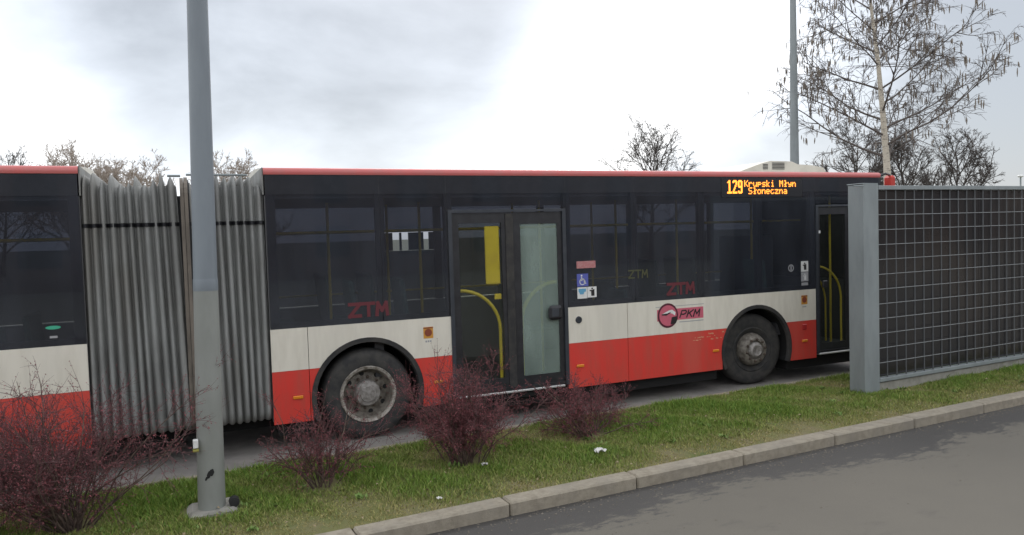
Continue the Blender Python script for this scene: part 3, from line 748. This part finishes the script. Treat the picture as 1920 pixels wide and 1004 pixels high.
s5 = decal(7.765, 7.895, 1.365, 1.492, 'decal_grey', y=D + .0015); man_symbol(7.83, 1.425, .9, s5, 'decal_white')
decal(7.77, 7.89, 1.31, 1.35, 'decal_grey', y=D + .0015)
for (x, z, m_) in ((7.585, 1.56, 'decal_grey'),):
    q = MB().lathe([(0, .05), (-.001, .05), (-.001, .036), (0, .036)], 20, True); q.v = [(a + x, b + D + .003, c + z) for a, b, c in q.v]
    q.box(x - .01, x + .01, D + .0015, D + .0025, z - .03, z + .03); q.build('sticker', m_, bus)
decal(8.10, 8.135, 2.02, 2.06, 'decal_white', y=D + .008)
# company badge: strip, disc with rim, bird-like device, script letters
bx0, bx1 = 5.385, 6.095
bd = decal(bx0, bx1, .99, 1.135, 'decal_pink', 'company_badge')
MB().add([], []).box(bx0 - .02, bx1 + .01, D - .0012, D - .0006, 1.165, 1.172).box(5.72, bx1, D - .0012, D - .0006, .955, .966).build('badge_rule', 'decal_grey', bd)
dk = MB().lathe([(0, .155), (-.0016, .155), (-.0016, .0)], 32); dk.v = [(a + 5.545, b + D - .0018, c + 1.055) for a, b, c in dk.v]; dk.build('badge_ring', 'decal_maroon', bd)
dk = MB().lathe([(0, .130), (-.0012, .130), (-.0012, .0)], 32); dk.v = [(a + 5.545, b + D - .0036, c + 1.055) for a, b, c in dk.v]; dk.build('badge_disc', 'decal_pink', bd)
def flat(poly, m, y, parent, name): return MB().prism(poly, y, y + .0008).build(name, m, parent)
flat([(5.45, 1.075), (5.50, 1.07), (5.56, 1.09), (5.61, 1.075), (5.65, 1.05), (5.66, 1.09), (5.61, 1.125), (5.56, 1.12), (5.50, 1.095)], 'decal_white', D - .0058, bd, 'badge_device')
flat([(5.45, 1.062), (5.52, 1.056), (5.58, 1.085), (5.585, 1.098), (5.53, 1.082), (5.45, 1.078)], 'decal_black', D - .0068, bd, 'badge_device')
flat([(5.58, .94), (5.66, .95), (5.685, 1.0), (5.67, 1.04), (5.60, 1.03)], 'decal_black', D - .0060, bd, 'badge_device')
strokes('PKM', 5.885, 1.06, .30, .085, .017, 'decal_black', D - .0022, bd, .3, .22)
# small crests, number plates, buttons, side markers
for x, z in ((2.407, 1.093), (7.815, 1.112)):
    c_ = decal(x - .055, x + .055, z - .062, z + .062, 'decal_orange', 'crest')
    q = MB().lathe([(0, .042), (-.001, .042), (-.001, .0)], 18); q.v = [(a + x, b + D - .0018, c + z) for a, b, c in q.v]; q.build('crest_disc', 'decal_brown', c_)
    MB().box(x - .055, x + .055, D - .0032, D - .0022, z + .045, z + .058).build('crest_bar', 'decal_brown', c_)
    for k in range(3): MB().box(x - .035 + k * .025, x - .017 + k * .025, D - .001, D - .0002, z - .105, z - .085).build('crest_number', 'decal_grey', c_)
q = MB().lathe([(.0, .042), (-.012, .040), (-.014, .030), (-.006, .026), (-.006, .0)], 22).build('door_button', 'dark_frame', bus, (4.27, D, 1.096), True)
for x in (1.01, 2.503, 4.275, 6.283, 7.81, -1.9):
    mk = MB().bbox(x - .05, x + .05, D - .014, D + .002, .528, .562, .006).build('side_marker', 'marker_amber', bus)
    MB().box(x - .06, x + .06, D - .003, D + .001, .567, .575).build('marker_bezel', 'bus_red', mk)
MB().bbox(7.77, 7.85, D - .01, D + .002, .70, .775, .006).build('side_reflector', 'marker_red', bus)
# remains of a removed sticker on the red panel
rp = random.Random(5)
for k in range(26):
    x = 5.90 + rp.random() * .50; z = .70 + rp.choice((0, .035, .07)) + rp.uniform(-.006, .006) + .0 * x; w_, h_ = rp.uniform(.012, .045), rp.uniform(.008, .016)
    decal(x, x + w_, z, z + h_, 'paint_residue', 'sticker_residue', y=D - .0012 - k * .00004, t=.0012)
# rear carriage window stickers
c1 = MB().lathe([(0, .06), (-.001, .06), (-.001, .0)], 24); c1.v = [(a * 1. - 1.09, b + D + .003, c * .28 + 1.42) for a, b, c in c1.v]; c1.build('sticker', 'decal_green', bus)
decal(-1.12, -1.06, 1.325, 1.345, 'decal_grey', y=D + .0015)
# roof air conditioner (cream fairing with slatted grilles)
ac = MB(); yA, yB = D + .55, D + 1.95
ac.prism([(7.08, 2.88), (8.85, 2.88), (8.78, 2.985), (8.55, 3.02), (8.28, 3.03), (8.16, 3.07), (7.76, 3.074), (7.62, 3.045), (7.24, 2.93)], yA, yB)
aco = ac.build('air_conditioner', 'roof_cream', bus)
for xa, xb, n in ((7.62, 7.71, 4), (7.79, 8.02, 5)):
    for k in range(n): MB().box(xa, xb, yA - .006, yA + .001, 2.955 + k * .021, 2.965 + k * .021).build('grille_slot', 'black_trim', aco)
# near mirror on its arm
MB().tube([(9.30, D + .10, 2.80), (9.50, D + .08, 2.86), (9.68, D + .16, 2.85)], .018, 8).build('mirror_arm', 'black_trim', bus)
MB().bbox(9.63, 9.71, D + .06, D + .24, 2.60, 2.84, .035).build('mirror', 'bus_red', bus)

# ------------------------------------------------------------------ lamp posts
def lamp_post(x, y, zb, r0_, r1_, h, leanx, label, near):
    p = thing('lamp_post', (x, y, zb), label, 'lamp post', 'street lamp posts')
    at_ = lambda z: (x + leanx * (z - zb), y, z)
    rad = lambda z: r0_ + (r1_ - r0_) * (z - zb) / h
    if near:
        MB().tube([at_(zb), at_(1.775)], [rad(zb) , rad(1.775) ], 24).build('lower_shaft', 'pole_flat_grey', p, smooth=True)
        MB().tube([at_(1.775), at_(1.78), at_(1.86), at_(1.865)], [rad(1.78) + .0002, rad(1.78) + .0012, rad(1.86) + .0012, rad(1.86) + .0002], 24, False).build('tone_seam', 'pole_bluish', p, smooth=True)  # thin ring added to mark where the two shaft tones meet
        MB().tube([at_(1.775), at_(4.5), at_(h + zb)], [rad(1.775) - .002, rad(4.5), rad(h + zb)], 24).build('upper_shaft', 'pole_bluish', p, smooth=True)
        ft = MB(); nn = 9
        ft.prism([(x - .18, -.02), (x + .19, -.02), (x + .185, .095), (x + .15, .115), (x - .14, .112), (x - .178, .09)], y - .19, y + .15); ft.build('foundation', 'concrete', p)
        MB().bbox(x - .112, x - .075, y - .10, y - .06, .60, .665, .004).build('sticker', 'decal_white', p)
        MB().bbox(x - .115, x - .073, y - .103, y - .057, .572, .592, .004).build('sticker', 'decal_dullyellow', p)
        rr = random.Random(2)
        ss = MB()
        for k in range(16):
            u_ = rr.random(); a0 = -math.pi / 2 - .50 + .42 * u_; zz = .36 + .035 * u_ + rr.uniform(-.012, .012); w_ = rr.uniform(.14, .34); h_ = rr.uniform(.010, .022); rc = rad(zz) + .0015 + k * .0002
            V = []
            for i in range(7):
                a = a0 + w_ * i / 6 ; c = (x + leanx * zz + rc * math.cos(a), y + rc * math.sin(a)); hh = h_ * math.sin(math.pi * (i + .5) / 7); V += [(c[0], c[1], zz - hh + .02 * i / 6), (c[0], c[1], zz + hh + .02 * i / 6)]
            ss.add(V, [(2 * i, 2 * i + 2, 2 * i + 3, 2 * i + 1) for i in range(6)])
        ss.build('tar_mark', 'soot', p)
        MB().lathe([(.0, .04), (-.06, .038), (-.065, .02), (-.065, 0)], 10).build('anchor_cap', 'soot', p, (x + .16, y - .02, .14))
    else:
        MB().tube([at_(zb), at_(zb + .35)], [r0_ + .05, r0_ + .045], 16).build('base_sleeve', 'galvanised', p, smooth=True)
        MB().tube([at_(zb), at_(h / 2), at_(h + zb)], [rad(zb), rad(h / 2), rad(h + zb)], 20).build('shaft', 'galvanised', p, smooth=True)
    tx, ty, tz = at_(h + zb)
    MB().tube([(tx, ty, tz - .05), (tx, ty - .25, tz + .18), (tx, ty - .8, tz + .28)], .035, 8).build('arm', 'galvanised', p)
    MB().bbox(tx - .14, tx + .14, ty - 1.35, ty - .7, tz + .22, tz + .34, .04).build('lamp_head', 'pole_bluish', p)
lamp_post(.12, 6.13, .06, .100, .043, 8.6, .0175, 'thick grey lamp post standing in the grass before the bus bellows', True)
lamp_post(12.37, 12.55, 0, .125, .045, 9.0, .004, 'distant slim grey lamp post rising behind the bus roof', False)

# ------------------------------------------------------------------ fence
FS = .044; fy = lambda x: 6.40 + FS * (x - 7.6)
fence = thing('mesh_fence', (9.6, fy(9.6), .05), 'tall grey fence of steel grid before dark panels on a concrete footing', 'fence')
ang = math.atan(FS)
def fpiece(mb, name, m, x, z=0, parent=None, dy=0):
    o = mb.build(name, m, parent or fence, (x, fy(x) + dy, z)); o.rotation_euler = (0, 0, ang); return o
for px in (7.36, 11.75):
    p_ = fpiece(MB().box(0, .26, 0, .012, .0, 2.60).box(0, .012, .0122, .20, .0, 2.595).box(.248, .26, .0122, .20, .0, 2.595).box(.0, .26, .2002, .212, .0, 2.598), 'post', 'galvanised', px)
    fpiece(MB().bbox(-.006, .266, -.006, .218, 2.60, 2.612, .003), 'post_cap', 'galvanised', px, 0, p_)
FX0, FX1 = 7.63, 11.74
Lf = (FX1 - FX0) / math.cos(ang)
fpiece(MB().box(0, Lf, .03, .16, .0, .20), 'footing', 'concrete', FX0)
fpiece(MB().bbox(0, Lf, .0, .08, 2.535, 2.585, .004), 'top_rail', 'galvanised', FX0)
fpiece(MB().bbox(0, Lf, .0, .08, .215, .262, .004), 'bottom_rail', 'galvanised', FX0)
npan = 2
for k in range(npan): fpiece(MB().box(.002, Lf / npan - .002, .085, .10, .262, 2.535), 'infill_panel', 'fence_panel', FX0 + k * (FX1 - FX0) / npan)
rod_me = MB().box(0, Lf, -.003, .003, -.003, .003).mesh('grid_rod', 'fence_rod')
for k in range(12):
    o = link('grid_rod', rod_me, fence, (FX0, fy(FX0) + .008, 2.414 - k * .1785)); o.rotation_euler = (0, 0, ang)
bar_me = MB().box(-.010, .010, 0, .005, .262, 2.535).mesh('grid_bar', 'fence_bar')
xx = 7.785
while xx < FX1:
    o = link('grid_bar', bar_me, fence, (xx, fy(xx) + .018, 0)); o.rotation_euler = (0, 0, ang); xx += .172
MB().tube([(7.18, 6.37, 2.575), (7.37, 6.39, 2.575)], .008, 6).build('bracket', 'galvanised', fence)

# ------------------------------------------------------------------ shrubs
def shrub(x, y, h, w, nstem, label, seed, leafy=1., bias=(0, 0)):
    r = np.random.default_rng(seed); zb = .07
    p = thing('barberry_shrub', (x, y, zb), label, 'shrub', 'barberry shrubs in the verge')
    P0, P1, R0, R1 = [], [], [], []; T0, T1, TR0, TR1 = [], [], [], []; LP = []
    def grow(p0, d, L, rad, seg, droop, store):
        pts = [np.array(p0)]
        for i in range(seg):
            d = d + r.normal(0, .13, 3) + np.array([0, 0, -droop]); d /= np.linalg.norm(d)
            pts.append(pts[-1] + d * L / seg)
        for i in range(seg):
            store[0].append(pts[i]); store[1].append(pts[i + 1]); store[2].append(rad * (1 - .75 * i / seg)); store[3].append(rad * (1 - .75 * (i + 1) / seg))
        return pts, d
    lobes = r.uniform(0, 2 * np.pi, 4); S, Tt = (P0, P1, R0, R1), (T0, T1, TR0, TR1)
    for s in range(nstem):
        a = r.choice(lobes) + r.normal(0, .45) if r.random() < .7 else r.uniform(0, 2 * np.pi); sp = np.sqrt(r.uniform(0, 1)); out = sp * w / 2 / h * 1.15 * r.uniform(.7, 1.25)
        d = np.array([np.cos(a) * out + bias[0] * r.random(), np.sin(a) * out * .8 + bias[1] * r.random(), 1.]); d /= np.linalg.norm(d)
        st = np.array([x + np.cos(a) * .10 * sp + r.normal(0, .035), y + np.sin(a) * .10 * sp + r.normal(0, .035), zb - .02])
        L = h * r.uniform(.42, 1.1) / max(.6, d[2])
        pts, _ = grow(st, d, L * .9, r.uniform(.005, .010), 6, .03 * sp, S)
        for k in range(int(13 * leafy + 8)):
            t = r.uniform(.28, 1.) ** .8; i = min(5, int(t * 6)); q = pts[i] + (pts[i + 1] - pts[i]) * (t * 6 - i if t < 1 else 1)
            dd = (pts[i + 1] - pts[i]); dd /= np.linalg.norm(dd); dd = dd * .75 + r.normal(0, .55, 3); dd[2] += .15; dd /= np.linalg.norm(dd)
            tp, _ = grow(q, dd, h * r.uniform(.16, .34), .0026, 3, .05, Tt)
            for kk in range(2):
                q2 = tp[1] + (tp[2] - tp[1]) * r.random(); d3 = dd + r.normal(0, .6, 3); d3 /= np.linalg.norm(d3)
                t3, _ = grow(q2, d3, h * r.uniform(.07, .17), .0018, 2, .03, Tt)
                LP += [t3[1], t3[2]]
                LP += [t3[0] + (t3[2] - t3[0]) * u for u in r.random(5)]
            LP += [tp[1] + (tp[3] - tp[1]) * u for u in r.random(7)]
    V, F = frusta(P0, P1, R0, R1, 5); link('stems', np_mesh('stems', V, F, 'barberry_stem', True), p, (0, 0, 0))
    V, F = frusta(T0, T1, TR0, TR1, 3); link('twigs', np_mesh('twigs', V, F, 'barberry_twig'), p)
    C_ = np.array(LP); C_ = C_[r.random(len(C_)) < leafy]; C_ = C_ + r.normal(0, .006, C_.shape); n = len(C_)
    A = r.normal(0, 1, (n, 3)); A /= np.linalg.norm(A, axis=1, keepdims=True); Bv = np.cross(A, r.normal(0, 1, (n, 3))); Bv /= np.linalg.norm(Bv, axis=1, keepdims=True)
    s_ = r.uniform(.004, .0085, (n, 1)); V = np.stack([C_ - A * s_, C_ + Bv * s_ * .5, C_ + A * s_, C_ - Bv * s_ * .5], 1).reshape(-1, 3)
    F = np.arange(4 * n).reshape(-1, 4); tag(link('foliage', np_mesh('foliage', V, F, 'barberry_leaf'), p), kind='stuff')
shrub(2.24, 6.30, .92, 1.25, 46, 'tall purple barberry shrub with a thick dark base before the bus door', 21, 1.)
shrub(3.70, 6.56, .60, 1.4, 36, 'low spreading purple barberry shrub beside the scrap of white paper', 22, .8)
shrub(.98, 6.28, .78, .9, 26, 'slender purple barberry shrub in front of the bus middle wheel', 23, .6)
shrub(-.80, 6.25, 1.12, 2.2, 74, 'broad purple barberry shrub next to the thick lamp post', 24, .75, (.25, 0))
shrub(-1.55, 6.10, 1.15, 1.3, 44, 'dark bare twiggy barberry shrub standing before the rear carriage side', 25, .35)

# ------------------------------------------------------------------ trees
def bare_tree(name, x, y, h, spread, label, seed, bark, twig, trunk_r, first, nlimb, group=None, up=.75, twigs=1., zb=-.03, catkins=0, tr_top=.35, min_r=.004, r_lo=.012, wob=.05, limb=.42):
    r = np.random.default_rng(seed); p = thing(name, (x, y, zb), label, 'tree', group)
    # trunk
    k = 9; pts = [np.array([x, y, zb])]; d = np.array([0, 0, 1.])
    for i in range(k - 1):
        d = d + r.normal(0, wob, 3); d[2] = 1; d /= np.linalg.norm(d); pts.append(pts[-1] + d * h * .92 / (k - 1))
    rads = [max(r_lo, trunk_r * (1 - .93 * (i / (k - 1)) ** .8)) for i in range(k)]; rads[0] *= 1.25
    MB().tube([tuple(q) for q in pts], rads, 10).build('trunk', bark, p, smooth=True)
    pts = np.array(pts)
    S = ([], [], [], []); tips = []
    def seg(a, b, ra, rb): S[0].append(a); S[1].append(b); S[2].append(ra); S[3].append(rb)
    def branch(p0, d, L, rad, level):
        n = 5 if level < 2 else 3; q = [p0]
        for i in range(n):
            d = d + r.normal(0, (.10 if catkins else .16) if level else (.07 if catkins else .11), 3) + np.array([0, 0, (.05 if level < 2 else (-.16 if catkins else .0))]); d /= np.linalg.norm(d); q.append(q[-1] + d * L / n)
        re = max(min_r * .6, rad * .3)
        for i in range(n): seg(q[i], q[i + 1], rad + (re - rad) * i / n, rad + (re - rad) * (i + 1) / n)
        if level == 3: tips.append(q[-1]); return
        m_ = {0: 9, 1: 6, 2: 4}[level] * twigs
        for j in range(int(m_)):
            t = r.uniform(.22, 1.); i = min(n - 1, int(t * n)); s_ = q[i] + (q[i + 1] - q[i]) * (t * n - i if t < 1 else 1.)
            dd = (q[i + 1] - q[i]) / np.linalg.norm(q[i + 1] - q[i]) + r.normal(0, .55, 3); dd[2] += .12 * up; dd /= np.linalg.norm(dd)
            branch(s_, dd, L * r.uniform(.32, .58) * (1.15 - .4 * t), max(min_r, rad * .45), level + 1)
    for j in range(nlimb):
        t = first + (1 - first) * (j + r.random()) / nlimb; z = t * (k - 1); i = min(k - 2, int(z)); s_ = pts[i] + (pts[i + 1] - pts[i]) * (z - i)
        a = j * 2.4 + r.uniform(-.5, .5); el = up * (.55 + .7 * t)
        d = np.array([np.cos(a), np.sin(a), el]); d /= np.linalg.norm(d)
        branch(s_, d, spread * (1.1 - .55 * (t - first) / (1 - first)) * r.uniform(.85, 1.15), max(min_r * 2, trunk_r * limb * (1 - .6 * t)), 0)
    V, F = frusta(*S, 4); link('crown', np_mesh('crown', V, F, twig, True), p)
    if catkins:
        T = np.array(tips); T = T[r.permutation(len(T))[:catkins]]; c0, c1, ra, rb = [], [], [], []
        for t in T:
            for _ in range(r.integers(1, 3)):
                q = t + r.normal(0, .03, 3); L = r.uniform(.09, .20); w_ = r.uniform(.011, .018); e_ = q + np.array([r.normal(0, .012), r.normal(0, .012), -L]); m_ = (q + e_) / 2
                c0 += [q, m_]; c1 += [m_, e_]; ra += [w_ * .5, w_]; rb += [w_, w_ * .35]
        V, F = frusta(c0, c1, ra, rb, 5); tag(link('catkins', np_mesh('catkins', V, F, 'catkin'), p), kind='stuff')
    return p
bare_tree('birch_tree', 14.80, 12.1, 10.0, 2.3, 'leafless birch with pale trunk and hanging catkins behind the fence post', 31, 'birch_bark', 'birch_twig', .13, .37, 32, None, .5, 1.2, -.03, 1100, min_r=.004, wob=.018, limb=.27)
far = [  # x, y, height, spread, seed, bark, trunk radius, label
    (-5.9, 52, 6.8, 3.7, 41, 'bark_brown_overlit', 'brownish bare tree with spiky upright twigs above the rear carriage roof'),
    (-2.2, 51, 6.4, 3.0, 42, 'bark_brown_overlit', 'brownish bare tree showing over the left folds of the bellows'),
    (-4.0, 53, 6.6, 3.2, 49, 'bark_brown_overlit', 'brownish bare tree crowded between its two spiky neighbours'),
    (3.0, 48, 6.0, 3.3, 43, 'bark_brown_overlit', 'brownish bare tree showing between the lamp post and the front carriage roof'),
    (-13.2, 71, 9.2, 3.6, 44, 'bark_dark', 'greyish bare tree crown at the far end of the rear carriage roof'),
    (31.9, 46.6, 8.6, 4.5, 45, 'bark_dark', 'lone rounded bare tree above the middle of the bus roof'),
    (37.3, 33.0, 7.2, 3.3, 46, 'bark_dark', 'dark bare tree left of the birch trunk behind the bus front'),
    (40.3, 31.7, 6.9, 3.2, 47, 'bark_dark', 'dark bare tree just right of the birch trunk over the fence'),
    (43.0, 30.5, 6.6, 3.2, 48, 'bark_dark', 'dark bare tree with forked limbs over the fence rail, farthest from the birch')]
for x, y, h, sp, sd, bk, lab in far:
    bare_tree('bare_tree', x, y, h, sp, lab, sd, bk, bk, .19, .2, 25 if bk == 'bark_brown_overlit' else 18, 'bare trees beyond the bus', 1.2, 1.1, min_r=.0105, r_lo=.03)

# ------------------------------------------------------------------ low building past the fence
hut = thing('low_building', (66, 41, -.03), 'low grey flat-roofed building showing just over the fence rail', 'building')
MB().box(62.5, 70, 37.5, 44, -.03, 4.4).build('wall', 'concrete', hut); MB().bbox(62.2, 70.3, 37.2, 44.3, 4.40, 4.62, .03).build('roof', 'roof_cream', hut)
lamp = thing('globe_lamp', (62.0, 37.6, -.03), 'small white lamp on a post over the low grey roof', 'lamp')
MB().tube([(61.8, 38.5, -.03), (61.8, 38.5, 5.5)], .06, 8).build('shaft', 'galvanised', lamp)
q = MB().lathe([(-.12, .0), (-.1, .16), (0, .24), (.1, .16), (.12, 0)], 16); q.v = [(a, c, b + 0.) for a, b, c in q.v]; q.build('lamp_head', 'decal_white', lamp, (61.8, 38.5, 5.6), True)

# added brick building, unseen behind the viewer, for the bus glass to reflect
dep = thing('added_reflected_building', (0, -27, -.03), 'long brown brick building added out of view for the bus glass to reflect', 'building')
mat('reflected_brick', (.13, .085, .07), .9, (.09, .065, .055), 1.5); mat('reflected_roof', (.05, .05, .055), .8)
MB().box(-70, 90, -34, -26, -.03, 6.6).build('wall', 'reflected_brick', dep); MB().bbox(-70.3, 90.3, -34.3, -25.7, 6.6, 6.9, .05).build('roof', 'reflected_roof', dep)
wm = MB().bbox(-.9, .9, -.04, .06, 0, 1.7, .02).mesh('window', 'black_panel')
for k in range(34):
    for z_ in (1.2, 4.2): link('window', wm, dep, (-66 + k * 4.6, -26, z_))

# ------------------------------------------------------------------ litter
def scrap(x, y, s, label, seed, group):
    r = random.Random(seed); T = (y - near_kerb(x) - .165) / (back_kerb(x) - near_kerb(x) - .16); z = float(verge_z(np.array(x), np.array(T)))
    n = 7; V = []; F = []
    for i in range(n):
        for j in range(n):
            u, v = i / (n - 1) - .5, j / (n - 1) - .5
            V.append((u * s * 1.3 + r.uniform(-.1, .1) * s, v * s + r.uniform(-.1, .1) * s, .03 + abs(math.sin(u * 5 + v * 3)) * s * .45 + r.uniform(0, .12) * s))
    F = [(i * n + j, (i + 1) * n + j, (i + 1) * n + j + 1, i * n + j + 1) for i in range(n - 1) for j in range(n - 1)]
    tag(MB().add(V, F).build('paper_scrap', 'paper', None, (x, y, z), True), label, 'paper', group)
scrap(3.40, 5.86, .075, 'crumpled white paper scrap lying in the grass before the low shrub', 1, 'litter on the verge')
scrap(2.33, 6.02, .04, 'tiny white litter scrap at the foot of the tall shrub', 2, 'litter on the verge')
scrap(1.72, 5.42, .03, 'tiny white litter scrap near the kerb below the tall shrub', 4, 'litter on the verge')
st = [(5.20, 7.56, .018), (5.27, 7.53, .03), (5.36, 7.49, .02), (5.47, 7.47, .016)]
tag(MB().tube(st, .012, 6).build('rubber_strip', 'rubber'), 'black rubber strip lying on the lane under the red panel', 'strip')

# ------------------------------------------------------------------ grass
def grass(n, x0, x1, seed):
    r = np.random.default_rng(seed)
    # denser near the camera
    X = x0 + (x1 - x0) * r.random(n) ** 1.25; T = r.random(n) * 1.01 - .005
    Y0 = near_kerb(X) + .16; Y1 = back_kerb(X) + .01; Y = Y0 + (Y1 - Y0) * T
    def f(a, b, c, s): return np.sin(X * a + s) * np.cos(Y * b - s * 1.7) + .6 * np.sin(X * c * 1.9 + Y * c * 1.3 + s * 3)
    patch = f(1.3, 2.1, 2.2, 1.) + .5 * f(4.1, 5.3, 3.7, 2.) + .35 * f(11, 9, 8, 4.)       # -2..2
    edge = np.clip(1 - T / .30, 0, 1)                 # drier towards the road kerb
    dry = np.clip(.20 - .28 * patch + .75 * edge + r.normal(0, .22, n), 0, 1)
    H = (.036 + .016 * patch.clip(-1, 1.5)) * r.uniform(.55, 1.35, n) * (1 - .55 * edge); H = np.maximum(H, .012)
    tall = r.random(n) < .03; H[tall] *= 1.8
    keep = r.random(n) > .55 * edge + .35 * (patch < -.9)
    keep &= ~((np.abs(X - .125) < .17) & (np.abs(Y - 6.11) < .17)) & (np.hypot(X - .12, Y - 6.13) > .2 + .06 * r.random(len(X)))
    for sx, sy in ((2.24, 6.30), (3.70, 6.56), (.98, 6.28), (-.80, 6.25), (-1.55, 6.10)): keep &= np.hypot(X - sx, Y - sy) > .13 + .12 * r.random(len(X))
    X, Y, T, H, dry = X[keep], Y[keep], T[keep], H[keep], dry[keep]; n = len(X)
    Z = verge_z(X, T) - .004
    a = r.uniform(0, 2 * np.pi, n); wv = np.stack([np.cos(a), np.sin(a), np.zeros(n)], 1); ln = r.uniform(0, 2 * np.pi, n)
    lean = np.stack([np.cos(ln), np.sin(ln), np.zeros(n)], 1) * (H * r.uniform(.2, 1.1, n))[:, None]
    B = np.stack([X, Y, Z], 1); w = r.uniform(.0022, .0042, n)[:, None]; up = np.stack([0 * H, 0 * H, H], 1)
    v0, v1 = B - wv * w, B + wv * w; v2, v3 = B + wv * w * .8 + up * .6 + lean * .35, B - wv * w * .8 + up * .6 + lean * .35; v4 = B + up + lean
    V = np.stack([v0, v1, v2, v3, v4], 1).reshape(-1, 3); b = np.arange(n)[:, None] * 5
    F = np.concatenate([b + np.array([[0, 1, 2]]), b + np.array([[0, 2, 3]]), b + np.array([[3, 2, 4]])], 0)
    me = np_mesh('grass', V, F, 'grass_blade')
    g1, g2, br = np.array([.105, .215, .032]), np.array([.195, .265, .042]), np.array([.40, .31, .15])
    mixv = r.random((n, 1)); c = g1 * mixv + g2 * (1 - mixv); dd = dry[:, None]; c = c * (1 - dd * .8) + br * dd * .8
    c *= r.uniform(.75, 1.25, (n, 1)); C4 = np.ones((n, 5, 4), dtype=np.float32); C4[:, :, :3] = c[:, None]
    at = me.color_attributes.new('tint', 'FLOAT_COLOR', 'POINT'); at.data.foreach_set('color', C4.ravel())
    return me
tag(link('grass', grass(330000, -3.2, 15, 5)), 'short green spring grass with dry patches on the verge', 'grass', kind='stuff')

# dead leaves caught in the grass
def dead_leaves(n, seed):
    r = np.random.default_rng(seed); X = r.uniform(-2.5, 11, n); T = r.uniform(.02, .98, n) ** 1.2
    Y = near_kerb(X) + .17 + (back_kerb(X) - near_kerb(X) - .18) * T; Z = verge_z(X, T) + r.uniform(.012, .035, n)
    C_ = np.stack([X, Y, Z], 1); A = r.normal(0, 1, (n, 3)) * np.array([1, 1, .3]); A /= np.linalg.norm(A, axis=1, keepdims=True)
    B_ = np.cross(A, np.array([0, 0, 1.]) + r.normal(0, .3, (n, 3))); B_ /= np.linalg.norm(B_, axis=1, keepdims=True); s_ = r.uniform(.008, .02, (n, 1))
    up = np.array([0, 0, 1.]) * s_ * .4
    V = np.stack([C_ - A * s_, C_ + B_ * s_ * .55 + up, C_ + A * s_, C_ - B_ * s_ * .55 + up], 1).reshape(-1, 3)
    return np_mesh('dead_leaves', V, np.arange(4 * n).reshape(-1, 4), 'dead_leaf')
def weeds(nc, seed):
    r = np.random.default_rng(seed); Vs = []
    for _ in range(nc):
        cx = r.uniform(-2, 10); T = r.uniform(.12, .95); cy = near_kerb(cx) + .17 + (back_kerb(cx) - near_kerb(cx) - .18) * T; cz = float(verge_z(np.array(cx), np.array(T)))
        k = r.integers(14, 34); sz = r.uniform(.02, .05); a = r.uniform(0, 2 * np.pi, k); el = r.uniform(.15, 1.1, k); L = sz * r.uniform(.6, 1.3, k)
        b = np.stack([cx + r.normal(0, sz * .5, k), cy + r.normal(0, sz * .5, k), np.full(k, cz + .008)], 1)
        d = np.stack([np.cos(a) * np.cos(el), np.sin(a) * np.cos(el), np.sin(el)], 1) * L[:, None]; w = np.stack([-np.sin(a), np.cos(a), 0 * a], 1) * (L * .22)[:, None]
        Vs.append(np.stack([b, b + d * .55 + w, b + d, b + d * .55 - w], 1).reshape(-1, 3))
    V = np.concatenate(Vs); return np_mesh('weeds', V, np.arange(len(V)).reshape(-1, 4), 'weed_leaf')
mat('weed_leaf', (.12, .21, .04), .7, (.18, .25, .06), 8.)
tag(link('weeds', weeds(80, 14)), 'low broad-leaved weeds tufted through the verge grass', 'weeds', kind='stuff')
mat('dead_leaf', (.36, .29, .18), .8, (.24, .17, .10), 30.)
tag(link('dead_leaves', dead_leaves(420, 9)), 'small dry brown leaves scattered through the verge grass', 'leaves', kind='stuff')

# grit and crumbs of leaf gathered along the gutter
def grit(n, seed):
    r = np.random.default_rng(seed); X = r.uniform(-1, 12, n); Y = near_kerb(X) - np.abs(r.normal(0, .10, n)) - .006 - (r.random(n) < .12) * r.uniform(0, 1.2, n); s_ = r.uniform(.003, .009, n)[:, None]
    C_ = np.stack([X, Y, np.zeros(n) + .001], 1); o = np.array([[-1, -.7, 0], [1, -.8, 0], [.7, 1, 0], [-.8, .8, 0], [0, 0, .9]])
    V = (C_[:, None] + (o[None] + r.normal(0, .2, (n, 5, 3)) * np.array([1, 1, .3])) * s_[:, None]).reshape(-1, 3); b = np.arange(n)[:, None] * 5
    F = np.concatenate([b + np.array([q]) for q in ([0, 1, 4], [1, 2, 4], [2, 3, 4], [3, 0, 4])], 0)
    return np_mesh('gutter_grit', V, F, 'grit')
mat('grit', (.11, .095, .075), .9, (.19, .17, .14), 40.)
tag(link('gutter_grit', grit(1500, 12)), 'fine grit and leaf crumbs lying along the road kerb', 'grit', kind='stuff')
